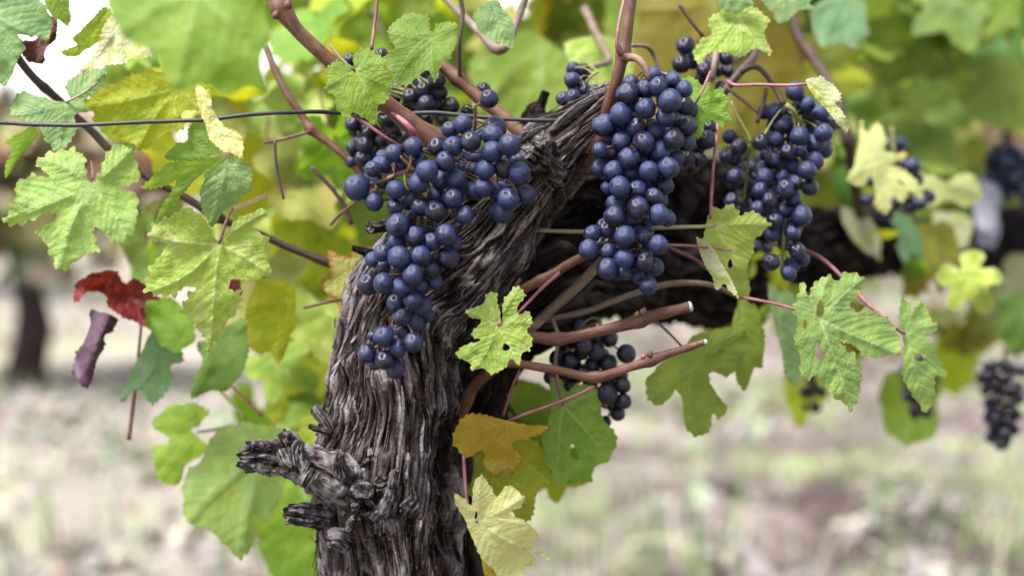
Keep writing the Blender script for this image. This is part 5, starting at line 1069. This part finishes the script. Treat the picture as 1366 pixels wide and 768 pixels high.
B2 = [(837.8, 125.3, 14.4), (841.7, 111, 10, 1), (860.5, 119, 11.5), (871.4, 99.5, 9.5, 1), (878.4, 115.6, 12.3), (898, 107.3, 10.3), (889, 104, 8, 2), (912.8, 119, 10.8), (899, 120, 8, 1), (894, 134.7, 14.8), (912, 140, 12, 1),
      (919, 147, 12, 2), (828.4, 152.6, 14.4), (861.2, 144.8, 12.4), (847, 141, 8, 1), (805.8, 167.5, 14.3), (847.2, 169.8, 13.7), (887.8, 156.5, 11.8), (903.4, 161, 12, 1), (916, 168, 12.5, 1), (873.7, 175.3, 12.8, 1), (825, 174, 8.5, 1),
      (829.2, 187.8, 12.5), (858.9, 190.2, 14), (898.7, 185.5, 13.2), (915, 189.5, 12, 1), (813, 184.5, 8, 1), (799.5, 200, 9.5), (815.2, 202.6, 12.5, 1), (839.4, 211.3, 14), (880, 202, 14, 1), (902, 211, 10.5, 1), (891.7, 223.8, 13.3),
      (865.2, 227.7, 12.8), (800, 224.5, 11), (818.3, 227.7, 12.2), (841, 230, 11, 1), (858, 213, 10, 2), (811, 250, 9, 1), (826.4, 249.5, 13.3), (850.3, 252.3, 12), (886, 247, 12, 1), (872.2, 263.6, 12.2), (821.4, 271.4, 12, 1),
      (851, 276.9, 14.4), (879.2, 286.2, 13), (890, 291, 10.5, 1), (819.8, 287.8, 13.3), (840, 293, 8, 1), (864, 243, 10, 2), (805, 300, 9, 2), (789.7, 312, 11.2), (785, 332.3, 11.9), (810, 305.8, 11, 1), (863, 298, 7, 2),
      (833.4, 315, 12.8), (850, 306, 8, 2), (860, 314.4, 11.4), (878, 326, 11.8), (830.3, 328, 11), (810.8, 335.5, 10.5), (832.7, 344.8, 11.6), (858.4, 348.8, 12.2), (873.3, 355.8, 11.6, 1), (862, 337, 9, 1), (810, 358, 13),
      (834, 363, 10, 1), (850, 368, 9, 1), (864.7, 380.8, 11.7), (862, 365, 6, 2)]
bunch('tall sharp bunch of blue grapes hanging in the centre from the upright cane', B2, .945, [(864, 98, .955, 3.8), (866, 120, .96, 3.5), (864, 170, .962, 3.2), (858, 230, .962, 3), (853, 290, .958, 2.6), (854, 330, .955, 2.4), (858, 370, .952, 1.6)], fill_n=24, stalkmat=STALK_R, shr=(59,), seed=5)
B3 = [(1060.7, 122, 11.8), (1076.6, 139, 9.7), (1094, 150.6, 10.5), (1105.6, 165, 10.3, 1), (1114, 165, 8, 2), (1098.5, 177, 11.4), (1020.3, 149.2, 9.5, 1), (1034, 149.2, 11.5), (1031.7, 165, 9, 1), (1046.3, 167.1, 11.5), (1066.9, 181.7, 12.5),
      (1089, 191, 11.5, 1), (1099.4, 200, 10, 1), (1015, 189.6, 10.5), (1036, 186, 10.5, 1), (1051, 203.7, 11), (1031.7, 214.3, 11), (1086.2, 214.3, 11.4), (1077, 227, 11.5), (1016.8, 225.7, 10, 1), (1071, 200, 10.5, 1), (1058, 222, 10, 2),
      (1020, 236, 11, 1), (1014.6, 254, 10), (1026.7, 267.3, 10.5), (1048, 251.8, 11.7), (1062, 244, 10, 1), (1081, 250, 10.5), (1059, 266, 10, 1), (1011.6, 278.4, 10), (1048, 280.5, 9.5, 1), (1069, 287.5, 13.5), (1033, 293.6, 11),
      (1030.7, 311.7, 10.5), (1057, 310.7, 10), (1063, 334, 10.5), (1072, 346, 8, 1), (1028.7, 350, 11), (1052, 364.2, 9.7), (1042, 236, 10, 2)]
bunch('loose bunch of blue grapes under the cream leaf on the right', B3, 1.035, [(1048, 140, 1.035, 3.5), (1060, 150, 1.035, 3.2), (1064, 175, 1.045, 3), (1056, 220, 1.05, 2.8), (1050, 270, 1.05, 2.5), (1046, 320, 1.048, 2.3), (1044, 358, 1.045, 1.8)], fill_n=34, mat=GRAPE, seed=6)
B4 = [(973.7, 182.3, 9), (985.7, 196.3, 10.5), (971, 207, 10.5, 1), (980, 211, 10, 1), (981, 236, 10.3), (992, 208, 8, 2), (977, 268, 10), (995, 272, 8, 1), (990, 222, 8, 2), (968, 292, 9, 1), (1003, 250, 8, 2)]
bunch('small straggly bunch left of the loose right bunch', B4, 1.065, [(1000, 192, 1.06, 2), (997, 220, 1.065, 2), (994, 250, 1.068, 1.8), (990, 275, 1.07, 1.5)], mat=GRAPE_F, seed=7, fill_n=6)
B5 = [(467, 80, 8.5), (508.5, 74, 9), (471, 166, 9.5, 1), (490, 178, 11.5), (472, 197, 9.5), (487, 194, 11.5), (508.5, 188, 10.5), (523.7, 172, 9.7), (537, 183, 9.5, 1), (515.6, 159, 11), (569, 138.7, 11), (583, 107.4, 11), (587, 123.6, 9.5),
      (583, 139, 9, 1), (565, 120.6, 10), (551, 126.6, 10, 1), (531, 117, 10), (545, 112, 10), (563, 102, 10, 1), (602, 141, 10), (569, 159, 9, 1), (484, 211, 11), (541, 143, 10), (531, 131, 10, 1), (531, 151, 10), (500, 100, 10, 1), (515, 118, 10),
      (497, 205, 10), (505, 140, 10), (485, 150, 10), (480, 120, 10, 1), (495, 120, 10), (590, 160, 9, 1), (508, 210, 10, 1), (550, 160, 10), (645, 120, 9), (625, 150, 10, 1), (470, 215, 9, 1), (520, 205, 10, 1), (574, 92, 9)]
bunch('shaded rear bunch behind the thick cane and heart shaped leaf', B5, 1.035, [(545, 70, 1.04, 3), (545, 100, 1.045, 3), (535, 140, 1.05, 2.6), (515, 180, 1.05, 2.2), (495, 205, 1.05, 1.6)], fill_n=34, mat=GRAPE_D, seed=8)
B6 = [(772, 435.6, 9.5), (778, 462, 11.4), (795.4, 469.8, 11.2), (814, 451, 10), (835.5, 471.8, 11.6), (743.7, 476.6, 10), (761, 480.5, 11), (810, 484.5, 10.8), (775, 498, 10.5), (827.7, 500, 9, 1), (830.6, 513.8, 10), (809.7, 525.5, 13.5),
      (831.6, 535, 10), (823.8, 551, 9.5, 1), (735, 502, 9), (762, 516, 9), (759, 533, 7), (790, 486, 10, 1), (808, 562, 7, 1), (770, 448, 9, 1), (818, 540, 9, 1), (798, 450, 9, 1), (750, 458, 9, 1), (787, 512, 9, 1), (760, 500, 9, 1)]
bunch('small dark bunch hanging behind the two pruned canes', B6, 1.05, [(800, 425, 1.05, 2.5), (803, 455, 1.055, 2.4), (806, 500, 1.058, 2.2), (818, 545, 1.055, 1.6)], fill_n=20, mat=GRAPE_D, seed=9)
B7 = [(765, 92, 9), (777.6, 94, 9), (763, 107, 9.7), (778.5, 120, 9.5), (764.5, 130, 10), (751, 132, 8.5), (793.8, 124.5, 10.5), (762, 146.5, 9.7), (775, 141, 7.5, 1), (786, 138, 8, 1)]
bunch('little bunch of ten grapes above the end of the wire', B7, 1.015, [(798, 96, 1.015, 1.6), (786, 104, 1.015, 1.8), (780, 118, 1.018, 1.6), (772, 140, 1.02, 1.3)], mat=GRAPE_F, seed=10, fill_n=5)
B8 = [(914.5, 61, 11.7), (908.6, 85.5, 11.7), (924, 82, 10, 1), (940, 94, 10.5), (969, 77.6, 9.4), (936, 104, 9, 1), (958, 94, 8, 1), (962, 117, 8), (950, 84, 9, 1), (972, 96, 8, 1)]
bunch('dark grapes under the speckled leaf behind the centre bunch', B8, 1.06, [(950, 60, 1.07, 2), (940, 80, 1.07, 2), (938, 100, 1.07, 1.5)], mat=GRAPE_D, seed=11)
B9 = [(941, 186.6, 12.5), (917, 211, 11), (934, 212.5, 8.5), (946, 170, 9, 1), (932, 196, 9, 1), (925, 224, 8, 1)]
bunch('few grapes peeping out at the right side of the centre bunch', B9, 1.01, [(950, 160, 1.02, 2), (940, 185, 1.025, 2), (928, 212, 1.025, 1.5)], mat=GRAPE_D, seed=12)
B10 = [(1200.7, 193, 9), (1189, 192, 9), (1176, 186, 8, 1), (1215.7, 221.5, 11), (1204, 221, 9, 1), (1171, 206, 8), (1190, 208, 8, 1), (1210, 250, 9), (1192, 270, 10), (1183, 285, 9, 1), (1157, 267, 8), (1205, 262, 9, 1), (1222, 240, 9, 1), (1175, 262, 9, 1),
       (1198, 238, 9, 1), (1226, 270, 10), (1238, 262, 9, 1), (1165, 240, 9, 1), (1215, 275, 9)]
bunch('blurred bunch behind the ragged pale yellow leaf', B10, 1.29, [(1190, 170, 1.3, 2.5), (1192, 210, 1.3, 2.4), (1192, 270, 1.3, 2)], mat=GRAPE_F, seed=13)

def auto_bunch(label, cx, y0, y1, w0, w1, D0, rp, n, mat, seed, shr=0, stemtop=None):
    g = np.random.default_rng(seed); L = []; t = 0
    while len(L) < n and t < 9000:
        t += 1; f = g.random(); y = y0 + (y1 - y0) * f; w = (w0 + (w1 - w0) * f) * min(1, math.sqrt(f * 6 + .25)); a = g.random() * 6.28; q = math.sqrt(g.random())
        x = cx + w * q * math.cos(a); d = D0 + w * q * math.sin(a) * D0 / F; r = rp * g.uniform(.85, 1.12)
        W0 = np.array(P(x, y, d))
        if all(np.linalg.norm(W0 - np.array(P(*l[:3]))) > (r + l[3]) * D0 / F * 0.88 for l in L): L.append((x, y, d, r))
    org = np.array(P(cx, y0 - 15, D0)); e = empty('grape_bunch', org, label, 'grapes', 'bunches of dark blue grapes')
    for i, (x, y, d, r) in enumerate(L):
        me = GSH if g.random() < shr else random.choice(GM[mat.name]); o = link('grape', me, None, e, P(x, y, d) - Vector(org)); s = r * d / F; o.scale = (s, s, s); o.rotation_euler = (random.gauss(0, .5), random.gauss(0, .5), random.random() * 6)
    V, Fc, U = join_tubes([tube_data([(cx + 4, y0 - 22, D0, 3), (cx, (y0 + y1) / 2, D0, 2.4), (cx, y1, D0, 1.5)], sides=8, wob=.0006)]); link('stalk', mesh_np('stalk', V - org, Fc, U), STALK_R, e)
auto_bunch('dense blue bunch blurred at the right edge above the arm', 1346, 198, 262, 34, 26, 1.66, 9, 60, GRAPE_F, 1)
auto_bunch('long nearly black bunch hanging low at the right edge', 1337, 482, 596, 30, 13, 1.45, 8.5, 78, GRAPE_B, 2, .25)
auto_bunch('dark shrunken bunch behind the two toned leaf', 1227, 480, 552, 21, 14, 1.42, 8.5, 34, GRAPE_B, 3, .2)
auto_bunch('few stray dark berries low behind the holed leaf', 1084, 500, 545, 16, 10, 1.5, 8, 8, GRAPE_B, 4, .2)
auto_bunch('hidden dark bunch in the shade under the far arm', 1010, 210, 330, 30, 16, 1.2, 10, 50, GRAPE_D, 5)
